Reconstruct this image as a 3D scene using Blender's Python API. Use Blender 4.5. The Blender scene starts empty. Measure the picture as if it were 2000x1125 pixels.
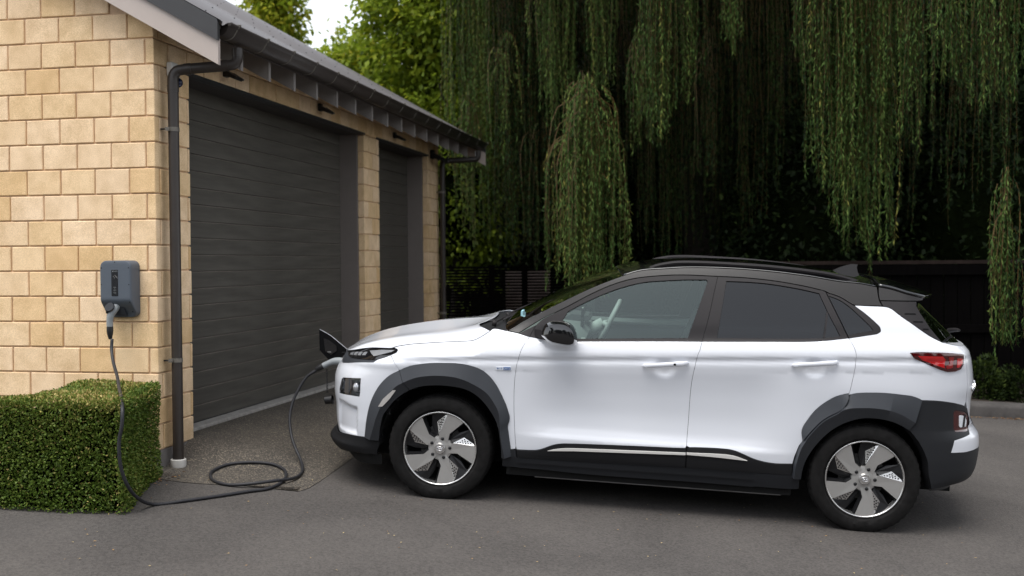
import bpy, bmesh, math, random
import numpy as np
from mathutils import Vector, Matrix
from mathutils.geometry import delaunay_2d_cdt

sc = bpy.context.scene
col = sc.collection
R = math.radians
random.seed(7)
rng = np.random.default_rng(11)

# ------------------------------------------------------------------ camera
EYE = 1.561
cam_d = bpy.data.cameras.new('camera')
cam = bpy.data.objects.new('camera', cam_d)
col.objects.link(cam)
cam_d.sensor_width = 36.0
cam_d.lens = 36.0 * 2146.0 / 2000.0
cam_d.clip_start = 0.05
cam_d.clip_end = 3000.0
_p, _r = -0.02305, -0.007425
_f = Vector((0, math.cos(_p), math.sin(_p)))
_u0 = Vector((0, -math.sin(_p), math.cos(_p)))
_x0 = Vector((1, 0, 0))
_x = _x0 * math.cos(_r) + _u0 * math.sin(_r)
_u = -_x0 * math.sin(_r) + _u0 * math.cos(_r)
cam.matrix_world = Matrix(((_x.x, _u.x, -_f.x, 0), (_x.y, _u.y, -_f.y, 0), (_x.z, _u.z, -_f.z, EYE), (0, 0, 0, 1)))
cam_d.dof.use_dof = True
cam_d.dof.focus_distance = 6.9
cam_d.dof.aperture_fstop = 2.0
sc.camera = cam

# ------------------------------------------------------------------ overcast sky and soft sun
SUN_EL, SUN_AZ = 72.0, 215.0      # azimuth: compass-like, measured from +Y clockwise
world = bpy.data.worlds.new('World')
sc.world = world
world.use_nodes = True
wt = world.node_tree
for n in list(wt.nodes):
    wt.nodes.remove(n)
sky = wt.nodes.new('ShaderNodeTexSky')
sky.sky_type = 'NISHITA'
sky.sun_disc = False
sky.sun_elevation = R(SUN_EL)
sky.sun_rotation = R(SUN_AZ)
sky.air_density = 1.0
sky.dust_density = 1.0
sky.ozone_density = 1.0
hs = wt.nodes.new('ShaderNodeHueSaturation')
hs.inputs['Saturation'].default_value = 0.22
bg = wt.nodes.new('ShaderNodeBackground')
bg.inputs['Strength'].default_value = 0.096
wo = wt.nodes.new('ShaderNodeOutputWorld')
wt.links.new(sky.outputs[0], hs.inputs['Color'])
wt.links.new(hs.outputs[0], bg.inputs['Color'])
wt.links.new(bg.outputs[0], wo.inputs['Surface'])

sun_d = bpy.data.lights.new('sun', 'SUN')
sun_d.energy = 1.15
sun_d.angle = R(44)
sun_d.color = (1.0, 0.97, 0.92)
sun = bpy.data.objects.new('sun', sun_d)
col.objects.link(sun)
_sd = Vector((math.sin(R(SUN_AZ)) * math.cos(R(SUN_EL)), math.cos(R(SUN_AZ)) * math.cos(R(SUN_EL)), math.sin(R(SUN_EL))))
sun.rotation_euler = _sd.to_track_quat('Z', 'Y').to_euler()
sun.location = (0, -4, 12)

sc.view_settings.view_transform = 'Standard'
sc.view_settings.look = 'None'
sc.view_settings.gamma = 1.0
sc.view_settings.use_curve_mapping = False
sc.view_settings.exposure = 1.66
sc.render.engine = 'CYCLES'
sc.cycles.use_denoising = True
try:
    sc.cycles.denoiser = 'OPENIMAGEDENOISE'
except Exception:
    pass
sc.cycles.max_bounces = 7
sc.cycles.diffuse_bounces = 3
sc.cycles.transparent_max_bounces = 12
sc.cycles.caustics_reflective = False
sc.cycles.caustics_refractive = False

# ------------------------------------------------------------------ object helpers
def tag(o, label=None, cat=None, group=None, kind=None):
    if label: o['label'] = label
    if cat: o['category'] = cat
    if group: o['group'] = group
    if kind: o['kind'] = kind
    return o

def empty(name, loc=(0, 0, 0), mat=None):
    o = bpy.data.objects.new(name, None)
    col.objects.link(o)
    o.empty_display_size = 0.2
    if mat is not None:
        o.matrix_world = mat
    else:
        o.location = loc
    return o

def link(name, me, parent=None):
    o = bpy.data.objects.new(name, me)
    col.objects.link(o)
    if parent is not None:
        o.parent = parent
    return o

def setmat(me, *ms):
    for m in ms:
        me.materials.append(m)

def from_np(name, verts, faces, m=None, parent=None, smooth=False, fmat=None):
    """verts (N,3), faces list of index lists or an (M,k) array"""
    me = bpy.data.meshes.new(name)
    v = np.asarray(verts, dtype=np.float32)
    if isinstance(faces, np.ndarray):
        k = faces.shape[1]
        nf = faces.shape[0]
        me.vertices.add(len(v))
        me.vertices.foreach_set('co', v.ravel())
        me.loops.add(nf * k)
        me.loops.foreach_set('vertex_index', faces.astype(np.int32).ravel())
        me.polygons.add(nf)
        me.polygons.foreach_set('loop_start', np.arange(0, nf * k, k, dtype=np.int32))
        me.update(calc_edges=True)
    else:
        me.from_pydata([tuple(map(float, p)) for p in v], [], [tuple(map(int, f)) for f in faces])
    if smooth:
        me.polygons.foreach_set('use_smooth', [True] * len(me.polygons))
    if m is not None:
        if isinstance(m, (list, tuple)):
            setmat(me, *m)
        else:
            setmat(me, m)
    if fmat is not None:
        me.polygons.foreach_set('material_index', np.asarray(fmat, dtype=np.int32))
    me.update()
    return link(name, me, parent)

def sharp_by_angle(me, deg=32):
    bm = bmesh.new()
    bm.from_mesh(me)
    c = math.cos(R(deg))
    for f in bm.faces:
        f.smooth = True
    for e in bm.edges:
        if len(e.link_faces) == 2:
            e.smooth = e.link_faces[0].normal.dot(e.link_faces[1].normal) > c
    bm.to_mesh(me)
    bm.free()

def bm_obj(name, bm, m, parent=None, smooth=None):
    me = bpy.data.meshes.new(name)
    bmesh.ops.recalc_face_normals(bm, faces=bm.faces[:])
    bm.to_mesh(me)
    bm.free()
    if isinstance(m, (list, tuple)):
        setmat(me, *m)
    elif m is not None:
        setmat(me, m)
    if smooth is not None:
        sharp_by_angle(me, smooth)
    return link(name, me, parent)

def add_box(bm, lo, hi, bevel=0.0, seg=1, mi=0):
    x0, y0, z0 = lo
    x1, y1, z1 = hi
    vs = [bm.verts.new(p) for p in ((x0, y0, z0), (x1, y0, z0), (x1, y1, z0), (x0, y1, z0), (x0, y0, z1), (x1, y0, z1), (x1, y1, z1), (x0, y1, z1))]
    fs = [bm.faces.new([vs[i] for i in q]) for q in ((0, 3, 2, 1), (4, 5, 6, 7), (0, 1, 5, 4), (1, 2, 6, 5), (2, 3, 7, 6), (3, 0, 4, 7))]
    for f in fs:
        f.material_index = mi
    if bevel > 0:
        es = list({e for f in fs for e in f.edges})
        bmesh.ops.bevel(bm, geom=es, offset=bevel, segments=seg, profile=0.6, affect='EDGES')
    return fs

def box(name, lo, hi, m, parent=None, bevel=0.0, seg=1):
    bm = bmesh.new()
    add_box(bm, lo, hi, bevel, seg)
    return bm_obj(name, bm, m, parent)

def add_prism(bm, pts, axis_vec, mi=0):
    """pts: list of 3D points of a planar outline, extruded by axis_vec"""
    a = [bm.verts.new(p) for p in pts]
    b = [bm.verts.new(Vector(p) + Vector(axis_vec)) for p in pts]
    n = len(a)
    fs = [bm.faces.new(a), bm.faces.new(list(reversed(b)))]
    for i in range(n):
        fs.append(bm.faces.new((a[i], b[i], b[(i + 1) % n], a[(i + 1) % n])))
    for f in fs:
        f.material_index = mi
    return fs

def catmull(pts, step=0.02, closed=False):
    P = [np.array(p, float) for p in pts]
    n = len(P)
    out = []
    rngi = range(n if closed else n - 1)
    for i in rngi:
        if closed:
            p0, p1, p2, p3 = P[(i - 1) % n], P[i], P[(i + 1) % n], P[(i + 2) % n]
        else:
            p1, p2 = P[i], P[i + 1]
            p0 = P[i - 1] if i > 0 else 2 * p1 - p2
            p3 = P[i + 2] if i + 2 < n else 2 * p2 - p1
        d1 = max(1e-6, np.linalg.norm(p1 - p0) ** .5)
        d2 = max(1e-6, np.linalg.norm(p2 - p1) ** .5)
        d3 = max(1e-6, np.linalg.norm(p3 - p2) ** .5)
        m1 = (p2 - p1) / d2 - (p2 - p0) / (d1 + d2) + (p1 - p0) / d1
        m2 = (p3 - p2) / d3 - (p3 - p1) / (d2 + d3) + (p2 - p1) / d2
        m1, m2 = m1 * d2, m2 * d2
        k = max(1, int(math.ceil(np.linalg.norm(p2 - p1) / step)))
        for j in range(k):
            t = j / k
            out.append((2 * t ** 3 - 3 * t * t + 1) * p1 + (t ** 3 - 2 * t * t + t) * m1 + (-2 * t ** 3 + 3 * t * t) * p2 + (t ** 3 - t * t) * m2)
    if not closed:
        out.append(P[-1])
    return out

def tube_np(path, rad, sides=12, cap=True):
    """path (N,3); rad scalar or (N,)"""
    P = np.asarray(path, float)
    n = len(P)
    r = np.full(n, rad) if np.isscalar(rad) else np.asarray(rad, float)
    T = np.gradient(P, axis=0)
    T /= np.maximum(1e-9, np.linalg.norm(T, axis=1))[:, None]
    ref = np.array([0, 0, 1.0]) if abs(T[0][2]) < .9 else np.array([1.0, 0, 0])
    nrm = np.cross(T[0], ref)
    nrm /= np.linalg.norm(nrm)
    V = []
    for i in range(n):
        nrm = nrm - T[i] * (nrm @ T[i])
        nrm /= max(1e-9, np.linalg.norm(nrm))
        b = np.cross(T[i], nrm)
        a = np.arange(sides) * 2 * math.pi / sides
        V.append(P[i] + r[i] * (np.cos(a)[:, None] * nrm + np.sin(a)[:, None] * b))
    V = np.concatenate(V)
    F = []
    for i in range(n - 1):
        for j in range(sides):
            a, b = i * sides + j, i * sides + (j + 1) % sides
            F.append((a, b, b + sides, a + sides))
    if cap:
        F.append(tuple(range(sides - 1, -1, -1)))
        F.append(tuple((n - 1) * sides + j for j in range(sides)))
    return V, F

def tube(name, path, rad, m, parent=None, sides=12, step=None, deg=40):
    if step:
        path = catmull(path, step)
        if not np.isscalar(rad):
            rad = np.interp(np.linspace(0, 1, len(path)), np.linspace(0, 1, len(rad)), rad)
    V, F = tube_np(path, rad, sides)
    o = from_np(name, V, F, m, parent)
    sharp_by_angle(o.data, deg)
    return o

def merge(parts):
    """list of (V,F) -> (V,F)"""
    Vs, Fs, k = [], [], 0
    for V, F in parts:
        Vs.append(np.asarray(V, float))
        Fs += [tuple(int(i) + k for i in f) for f in F]
        k += len(V)
    return np.concatenate(Vs), Fs

def lathe(profile, n=48, axis='y'):
    """profile list of (radius, height along axis) -> V,F around the axis through the origin"""
    V, F = [], []
    m = len(profile)
    for i in range(n):
        a = 2 * math.pi * i / n
        for r_, h in profile:
            if axis == 'y':
                V.append((r_ * math.cos(a), h, r_ * math.sin(a)))
            else:
                V.append((r_ * math.cos(a), r_ * math.sin(a), h))
    for i in range(n):
        for j in range(m - 1):
            a, b = i * m + j, ((i + 1) % n) * m + j
            F.append((a, a + 1, b + 1, b))
    return np.array(V), F

def text_mesh(name, body, size, m, parent, mat, ext=0.0008):
    cu = bpy.data.curves.new(name, 'FONT')
    cu.body = body
    cu.size = size
    cu.extrude = ext
    cu.align_x = 'CENTER'
    cu.align_y = 'CENTER'
    cu.resolution_u = 2
    t = bpy.data.objects.new(name, cu)
    col.objects.link(t)
    dg = bpy.context.evaluated_depsgraph_get()
    me = bpy.data.meshes.new_from_object(t.evaluated_get(dg))
    bpy.data.objects.remove(t)
    bpy.data.curves.remove(cu)
    me.name = name
    me.materials.clear()
    me.materials.append(m)
    o = link(name, me, parent)
    o.matrix_local = mat
    return o

# ------------------------------------------------------------------ materials
def mat(name, color, rough=0.5, metal=0.0, spec=0.5, coat=0.0, coat_rough=0.03, var=0.0, vscale=8.0, bump=0.0, bscale=60.0, trans=0.0, emit=None, ior=1.45, dist=0.01, rvar=0.0, stretch=None, sub=None):
    m = bpy.data.materials.new(name)
    m.use_nodes = True
    nt = m.node_tree
    b = nt.nodes['Principled BSDF']
    c = tuple(color) + (1,)
    b.inputs['Base Color'].default_value = c
    b.inputs['Roughness'].default_value = rough
    b.inputs['Metallic'].default_value = metal
    b.inputs['Specular IOR Level'].default_value = spec
    b.inputs['Coat Weight'].default_value = coat
    b.inputs['Coat Roughness'].default_value = coat_rough
    b.inputs['Transmission Weight'].default_value = trans
    b.inputs['IOR'].default_value = ior
    if emit:
        b.inputs['Emission Color'].default_value = tuple(emit[:3]) + (1,)
        b.inputs['Emission Strength'].default_value = emit[3]
    if var or bump or rvar:
        tc = nt.nodes.new('ShaderNodeTexCoord')
        src = tc.outputs['Object']
        if stretch:
            mp = nt.nodes.new('ShaderNodeMapping')
            mp.inputs['Scale'].default_value = stretch
            nt.links.new(src, mp.inputs['Vector'])
            src = mp.outputs[0]
    if var or rvar:
        nz = nt.nodes.new('ShaderNodeTexNoise')
        nz.inputs['Scale'].default_value = vscale
        nz.inputs['Detail'].default_value = 6
        nz.inputs['Roughness'].default_value = 0.65
        nt.links.new(src, nz.inputs['Vector'])
    if var:
        mx = nt.nodes.new('ShaderNodeMix')
        mx.data_type = 'RGBA'
        lo = tuple(max(0, v * (1 - var)) for v in color) + (1,)
        hi = tuple(min(1, v * (1 + var)) for v in color) + (1,)
        mx.inputs['A'].default_value = lo
        mx.inputs['B'].default_value = hi
        mr = nt.nodes.new('ShaderNodeMapRange')
        mr.inputs['From Min'].default_value = .3
        mr.inputs['From Max'].default_value = .7
        nt.links.new(nz.outputs['Fac'], mr.inputs['Value'])
        nt.links.new(mr.outputs[0], mx.inputs['Factor'])
        nt.links.new(mx.outputs['Result'], b.inputs['Base Color'])
    if rvar:
        mr2 = nt.nodes.new('ShaderNodeMapRange')
        mr2.inputs['To Min'].default_value = max(0, rough - rvar)
        mr2.inputs['To Max'].default_value = min(1, rough + rvar)
        nt.links.new(nz.outputs['Fac'], mr2.inputs['Value'])
        nt.links.new(mr2.outputs[0], b.inputs['Roughness'])
    if bump:
        nb = nt.nodes.new('ShaderNodeTexNoise')
        nb.inputs['Scale'].default_value = bscale
        nb.inputs['Detail'].default_value = 5
        nt.links.new(src, nb.inputs['Vector'])
        bp = nt.nodes.new('ShaderNodeBump')
        bp.inputs['Strength'].default_value = bump
        bp.inputs['Distance'].default_value = dist
        nt.links.new(nb.outputs['Fac'], bp.inputs['Height'])
        nt.links.new(bp.outputs[0], b.inputs['Normal'])
    return m

def glass_mat(name, tint, gloss_boost=1.0, ior=1.5, opac=0.0, dark=(0.01, 0.01, 0.012), tintg=(1, 1, 1)):
    """thin automotive glass: tinted see-through plus a Fresnel reflection"""
    m = bpy.data.materials.new(name)
    m.use_nodes = True
    nt = m.node_tree
    for n in list(nt.nodes):
        nt.nodes.remove(n)
    out = nt.nodes.new('ShaderNodeOutputMaterial')
    tr = nt.nodes.new('ShaderNodeBsdfTransparent')
    tr.inputs['Color'].default_value = tuple(tint) + (1,)
    df = nt.nodes.new('ShaderNodeBsdfDiffuse')
    df.inputs['Color'].default_value = tuple(dark) + (1,)
    mx0 = nt.nodes.new('ShaderNodeMixShader')
    mx0.inputs[0].default_value = opac
    gl = nt.nodes.new('ShaderNodeBsdfGlossy')
    gl.inputs['Roughness'].default_value = 0.015
    gl.inputs['Color'].default_value = tuple(tintg) + (1,)
    fr = nt.nodes.new('ShaderNodeFresnel')
    fr.inputs['IOR'].default_value = ior
    mul = nt.nodes.new('ShaderNodeMath')
    mul.operation = 'MULTIPLY'
    mul.use_clamp = True
    mul.inputs[1].default_value = gloss_boost
    mx = nt.nodes.new('ShaderNodeMixShader')
    nt.links.new(tr.outputs[0], mx0.inputs[1])
    nt.links.new(df.outputs[0], mx0.inputs[2])
    nt.links.new(fr.outputs[0], mul.inputs[0])
    nt.links.new(mul.outputs[0], mx.inputs[0])
    nt.links.new(mx0.outputs[0], mx.inputs[1])
    nt.links.new(gl.outputs[0], mx.inputs[2])
    nt.links.new(mx.outputs[0], out.inputs['Surface'])
    return m

def ramp_node(nt, stops):
    r = nt.nodes.new('ShaderNodeValToRGB')
    els = r.color_ramp.elements
    while len(els) < len(stops):
        els.new(0.5)
    for e, (p, c) in zip(els, stops):
        e.position = p
        e.color = tuple(c) + (1,)
    return r

def leaf_mat(name, cols, trans=0.25, rough=0.55, spec=0.18):
    """foliage: colour varies leaf by leaf (attribute 'tone' per face) and slightly by noise; a little light passes through"""
    m = bpy.data.materials.new(name)
    m.use_nodes = True
    nt = m.node_tree
    b = nt.nodes['Principled BSDF']
    out = nt.nodes['Material Output']
    at = nt.nodes.new('ShaderNodeAttribute')
    at.attribute_name = 'tone'
    n = len(cols)
    rp = ramp_node(nt, [(i / max(1, n - 1), c) for i, c in enumerate(cols)])
    nt.links.new(at.outputs['Fac'], rp.inputs[0])
    nt.links.new(rp.outputs[0], b.inputs['Base Color'])
    b.inputs['Roughness'].default_value = rough
    b.inputs['Specular IOR Level'].default_value = spec
    tl = nt.nodes.new('ShaderNodeBsdfTranslucent')
    nt.links.new(rp.outputs[0], tl.inputs['Color'])
    mx = nt.nodes.new('ShaderNodeMixShader')
    mx.inputs[0].default_value = trans
    nt.links.new(b.outputs[0], mx.inputs[1])
    nt.links.new(tl.outputs[0], mx.inputs[2])
    nt.links.new(mx.outputs[0], out.inputs['Surface'])
    return m

def set_tone(me, tones):
    at = me.attributes.new('tone', 'FLOAT', 'FACE')
    at.data.foreach_set('value', np.asarray(tones, dtype=np.float32))

M = {}
# ================================================================== GROUND
def gz(x, y):
    """the drive falls gently to the right and towards the viewer"""
    xx = np.clip(x, -9, 9)
    yy = np.clip(y, -9, 14)
    return -0.23627 - 0.054953 * xx + 0.041637 * yy

def asphalt_mat(name, base, dark, light, scale=1.0, bump=.5, speck=.5, warm=None):
    m = bpy.data.materials.new(name)
    m.use_nodes = True
    nt = m.node_tree
    b = nt.nodes['Principled BSDF']
    b.inputs['Roughness'].default_value = .88
    b.inputs['Specular IOR Level'].default_value = .25
    tc = nt.nodes.new('ShaderNodeTexCoord')
    big = nt.nodes.new('ShaderNodeTexNoise')
    big.inputs['Scale'].default_value = .7
    big.inputs['Detail'].default_value = 8
    big.inputs['Roughness'].default_value = .6
    big.inputs['Distortion'].default_value = .6
    fine = nt.nodes.new('ShaderNodeTexNoise')
    fine.inputs['Scale'].default_value = 110 * scale
    fine.inputs['Detail'].default_value = 3
    vor = nt.nodes.new('ShaderNodeTexVoronoi')
    vor.inputs['Scale'].default_value = 120 * scale
    for n in (big, fine, vor):
        nt.links.new(tc.outputs['Object'], n.inputs['Vector'])
    r1 = ramp_node(nt, [(.30, tuple(v * .82 for v in dark)), (.42, dark), (.52, base), (.66, light), (.74, tuple(v * 1.22 for v in light))])
    nt.links.new(big.outputs['Fac'], r1.inputs[0])
    r2 = ramp_node(nt, [(.0, (.45, .45, .45)), (.45, (.9, .9, .9)), (1, (1.6, 1.55, 1.45))])
    nt.links.new(fine.outputs['Fac'], r2.inputs[0])
    mul = nt.nodes.new('ShaderNodeMix')
    mul.data_type = 'RGBA'
    mul.blend_type = 'MULTIPLY'
    mul.inputs['Factor'].default_value = speck
    nt.links.new(r1.outputs[0], mul.inputs['A'])
    nt.links.new(r2.outputs[0], mul.inputs['B'])
    # stone chips: a random tone for each cell
    sep = nt.nodes.new('ShaderNodeSeparateColor')
    nt.links.new(vor.outputs['Color'], sep.inputs[0])
    w = warm or light
    r3 = ramp_node(nt, [(.0, tuple(v * .55 for v in dark)), (.55, base), (.8, light), (1., w)])
    nt.links.new(sep.outputs[0], r3.inputs[0])
    mx = nt.nodes.new('ShaderNodeMix')
    mx.data_type = 'RGBA'
    mx.inputs['Factor'].default_value = .38 * speck * 2 * .6
    nt.links.new(mul.outputs['Result'], mx.inputs['A'])
    nt.links.new(r3.outputs[0], mx.inputs['B'])
    nt.links.new(mx.outputs['Result'], b.inputs['Base Color'])
    bp = nt.nodes.new('ShaderNodeBump')
    bp.inputs['Strength'].default_value = bump
    bp.inputs['Distance'].default_value = .004
    nt.links.new(vor.outputs['Distance'], bp.inputs['Height'])
    nt.links.new(bp.outputs[0], b.inputs['Normal'])
    return m

M['asphalt'] = asphalt_mat('asphalt', (.074, .0675, .0635), (.058, .053, .050), (.092, .084, .078), .8, .5, .95)
M['aggregate'] = asphalt_mat('exposed_aggregate', (.086, .076, .065), (.058, .052, .046), (.125, .108, .089), 1.15, .8, 1.1, warm=(.36, .30, .22))
M['concrete'] = mat('concrete', (.33, .31, .285), .9, var=.25, vscale=14, bump=.3, bscale=120, dist=.004)
M['plinth'] = mat('plinth_concrete', (.19, .175, .165), .9, var=.2, vscale=9, bump=.25, bscale=90, dist=.004)
M['soil'] = mat('garden_soil', (.035, .025, .018), .95, var=.5, vscale=18, bump=.8, bscale=40, dist=.02)

xs = np.array([-400, -120, -40, -15, -9, -7, -5, -4, -3, -2, -1, 0, 1, 2, 3, 4, 5, 7, 9, 15, 40, 120, 400], float)
ys = np.array([-400, -120, -40, -15, -9, -6, -3, 0, 2, 4, 5, 6, 7, 8, 9, 10, 11, 12, 14, 20, 40, 120, 400], float)
V = [(x, y, float(gz(x, y))) for y in ys for x in xs]
F = [(j * len(xs) + i, j * len(xs) + i + 1, (j + 1) * len(xs) + i + 1, (j + 1) * len(xs) + i) for j in range(len(ys) - 1) for i in range(len(xs) - 1)]
ground = from_np('ground', V, F, M['asphalt'])
tag(ground, 'grey asphalt drive sloping gently past the garage', 'asphalt', kind='structure')

# ================================================================== GARAGE (local axes: x = out of the door wall, y = along it away from the viewer)
BETA = 0.20213
GC = (-2.359, 7.299)
G = empty('garage', mat=Matrix.Translation((GC[0], GC[1], 0)) @ Matrix.Rotation(-BETA, 4, 'Z'))
tag(G, 'tan block garage with two dark doors and a grey metal roof', 'garage')

def bworld(n, s):
    return (GC[0] + math.cos(BETA) * n + math.sin(BETA) * s, GC[1] - math.sin(BETA) * n + math.cos(BETA) * s)

def block_mat():
    m = bpy.data.materials.new('sandstone_block')
    m.use_nodes = True
    nt = m.node_tree
    b = nt.nodes['Principled BSDF']
    b.inputs['Roughness'].default_value = .92
    b.inputs['Specular IOR Level'].default_value = .2
    oi = nt.nodes.new('ShaderNodeObjectInfo')
    rp = ramp_node(nt, [(0, (.72, .495, .265)), (.08, (.76, .54, .305)), (.25, (.79, .58, .350)), (.5, (.815, .605, .385)), (.75, (.83, .625, .415)), (.93, (.77, .555, .32)), (1, (.71, .49, .26))])
    nt.links.new(oi.outputs['Random'], rp.inputs[0])
    tc = nt.nodes.new('ShaderNodeTexCoord')
    ad = nt.nodes.new('ShaderNodeVectorMath')
    ad.operation = 'ADD'
    cb = nt.nodes.new('ShaderNodeCombineXYZ')
    m10 = nt.nodes.new('ShaderNodeMath')
    m10.operation = 'MULTIPLY'
    m10.inputs[1].default_value = 53
    nt.links.new(oi.outputs['Random'], m10.inputs[0])
    for i in range(3):
        nt.links.new(m10.outputs[0], cb.inputs[i])
    nt.links.new(tc.outputs['Object'], ad.inputs[0])
    nt.links.new(cb.outputs[0], ad.inputs[1])
    blot = nt.nodes.new('ShaderNodeTexNoise')
    blot.inputs['Scale'].default_value = 9
    blot.inputs['Detail'].default_value = 4
    grain = nt.nodes.new('ShaderNodeTexNoise')
    grain.inputs['Scale'].default_value = 170
    grain.inputs['Detail'].default_value = 3
    fleck = nt.nodes.new('ShaderNodeTexVoronoi')
    fleck.inputs['Scale'].default_value = 120
    for n in (blot, grain, fleck):
        nt.links.new(ad.outputs[0], n.inputs['Vector'])
    r1 = ramp_node(nt, [(.3, (.88, .85, .80)), (.65, (1.06, 1.06, 1.07))])
    nt.links.new(blot.outputs['Fac'], r1.inputs[0])
    r2 = ramp_node(nt, [(.25, (.78, .76, .72)), (.5, (1, 1, 1)), (.72, (1.22, 1.25, 1.3))])
    nt.links.new(grain.outputs['Fac'], r2.inputs[0])
    a = nt.nodes.new('ShaderNodeMix')
    a.data_type = 'RGBA'
    a.blend_type = 'MULTIPLY'
    a.inputs['Factor'].default_value = 1
    nt.links.new(rp.outputs[0], a.inputs['A'])
    nt.links.new(r1.outputs[0], a.inputs['B'])
    c = nt.nodes.new('ShaderNodeMix')
    c.data_type = 'RGBA'
    c.blend_type = 'MULTIPLY'
    c.inputs['Factor'].default_value = .75
    nt.links.new(a.outputs['Result'], c.inputs['A'])
    nt.links.new(r2.outputs[0], c.inputs['B'])
    # pale quartz flecks
    fl = ramp_node(nt, [(.0, (1, 1, 1)), (.16, (0, 0, 0))])
    nt.links.new(fleck.outputs['Distance'], fl.inputs[0])
    d = nt.nodes.new('ShaderNodeMix')
    d.data_type = 'RGBA'
    d.inputs['B'].default_value = (.78, .68, .5, 1)
    ms = nt.nodes.new('ShaderNodeMath')
    ms.operation = 'MULTIPLY'
    ms.inputs[1].default_value = .4
    nt.links.new(fl.outputs[0], ms.inputs[0])
    nt.links.new(ms.outputs[0], d.inputs['Factor'])
    nt.links.new(c.outputs['Result'], d.inputs['A'])
    geo = nt.nodes.new('ShaderNodeNewGeometry')
    wx = nt.nodes.new('ShaderNodeTexNoise')
    wx.inputs['Scale'].default_value = 1.7
    wx.inputs['Detail'].default_value = 6
    mpw = nt.nodes.new('ShaderNodeMapping')
    mpw.inputs['Scale'].default_value = (1.6, 1.6, .55)
    nt.links.new(geo.outputs['Position'], mpw.inputs['Vector'])
    nt.links.new(mpw.outputs[0], wx.inputs['Vector'])
    rw = ramp_node(nt, [(.34, (.86, .83, .78)), (.55, (1, 1, 1)), (.7, (1.03, 1.03, 1.03))])
    nt.links.new(wx.outputs['Fac'], rw.inputs[0])
    wm = nt.nodes.new('ShaderNodeMix')
    wm.data_type = 'RGBA'
    wm.blend_type = 'MULTIPLY'
    wm.inputs['Factor'].default_value = .8
    nt.links.new(d.outputs['Result'], wm.inputs['A'])
    nt.links.new(rw.outputs[0], wm.inputs['B'])
    nt.links.new(wm.outputs['Result'], b.inputs['Base Color'])
    bp = nt.nodes.new('ShaderNodeBump')
    bp.inputs['Strength'].default_value = .35
    bp.inputs['Distance'].default_value = .003
    nt.links.new(grain.outputs['Fac'], bp.inputs['Height'])
    nt.links.new(bp.outputs[0], b.inputs['Normal'])
    return m

M['block'] = block_mat()
M['mortar'] = mat('mortar', (.64, .45, .295), .95, var=.15, vscale=30, bump=.3, bscale=150, dist=.003)
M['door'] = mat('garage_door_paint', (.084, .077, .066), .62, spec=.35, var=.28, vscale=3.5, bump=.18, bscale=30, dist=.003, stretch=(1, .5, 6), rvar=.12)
M['lip_highlight'] = mat('garage_door_lip_highlight', (.19, .16, .135), .5, var=.35, vscale=5)  # lighter than the door paint: a highlight put into the colour
M['jamb'] = mat('door_frame_paint', (.19, .165, .150), .45, var=.06, vscale=5)
M['head'] = mat('door_head_paint', (.045, .040, .037), .55, var=.1)
M['steel'] = mat('lintel_steel', (.03, .032, .034), .4, var=.2)
M['roof'] = mat('roof_steel', (.115, .108, .110), .40, spec=.5, var=.08, vscale=2.5, rvar=.08)
M['barge'] = mat('bargeboard_paint', (.44, .375, .335), .5, var=.04, vscale=5, bump=.06, bscale=30)
M['flash'] = mat('barge_flashing', (.038, .037, .038), .4, var=.06)
M['gutter'] = mat('brown_gutter', (.036, .029, .025), .42, var=.15, vscale=6, rvar=.1)
M['bracket'] = mat('gutter_bracket_metal', (.13, .118, .10), .5, var=.3, vscale=30)
M['rafter'] = mat('rafter_paint', (.21, .19, .178), .6, var=.08, vscale=8)
M['soffit'] = mat('eave_lining', (.07, .06, .055), .7, var=.1)
M['white_pvc'] = mat('white_pvc', (.66, .64, .60), .45, var=.12, vscale=14)
M['black_plastic'] = mat('black_plastic', (.012, .012, .013), .45)
M['grey_metal'] = mat('grey_metal', (.16, .155, .15), .5, var=.15, vscale=20)
M['screw'] = mat('roof_screw', (.03, .03, .034), .5)

# --- concrete apron ramping up to the doors, threshold strip
def apron_z(n, s):
    x, y = bworld(n, s)
    g = float(gz(x, y))
    a = min(1, max(0, (1.0 - n) / 1.0))
    b_ = min(1, max(0, (s - .06) / .42))
    b_ = b_ * b_ * (3 - 2 * b_)
    return g + .004 + max(0, .335 - g) * (a ** .9) * b_
ol = []
ss = np.concatenate([np.linspace(-.24, .6, 18), np.linspace(.7, 7.2, 30)])
def n_out(s):
    return 1.09 - .08 * max(0, s - .1) / 1.6 if s > -.1 else 1.09 - .05 * (-.1 - s) / .14
V, F = [], []
NN = 26
for i, s in enumerate(ss):
    no = n_out(s)
    for j in range(NN):
        t = j / (NN - 1)
        n = -.30 + (no + .30) * t
        s2 = s
        if i == 0:
            s2 = -.20 - .05 * math.sin(n * 5.0) + .10 * max(0, (n - .85) / .25)
        V.append((n, s2, apron_z(n, s2)))
for i in range(len(ss) - 1):
    for j in range(NN - 1):
        a = i * NN + j
        F.append((a, a + 1, a + NN + 1, a + NN))
apron = from_np('driveway_apron', V, F, M['aggregate'], smooth=True)
apron.matrix_world = G.matrix_world.copy()
tag(apron, 'brown exposed aggregate apron sloping up to the garage doors', 'apron', kind='structure')

thr = box('threshold', (-.30, .40, .10), (-.135, 6.60, .362), M['concrete'], G, .006)

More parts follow.
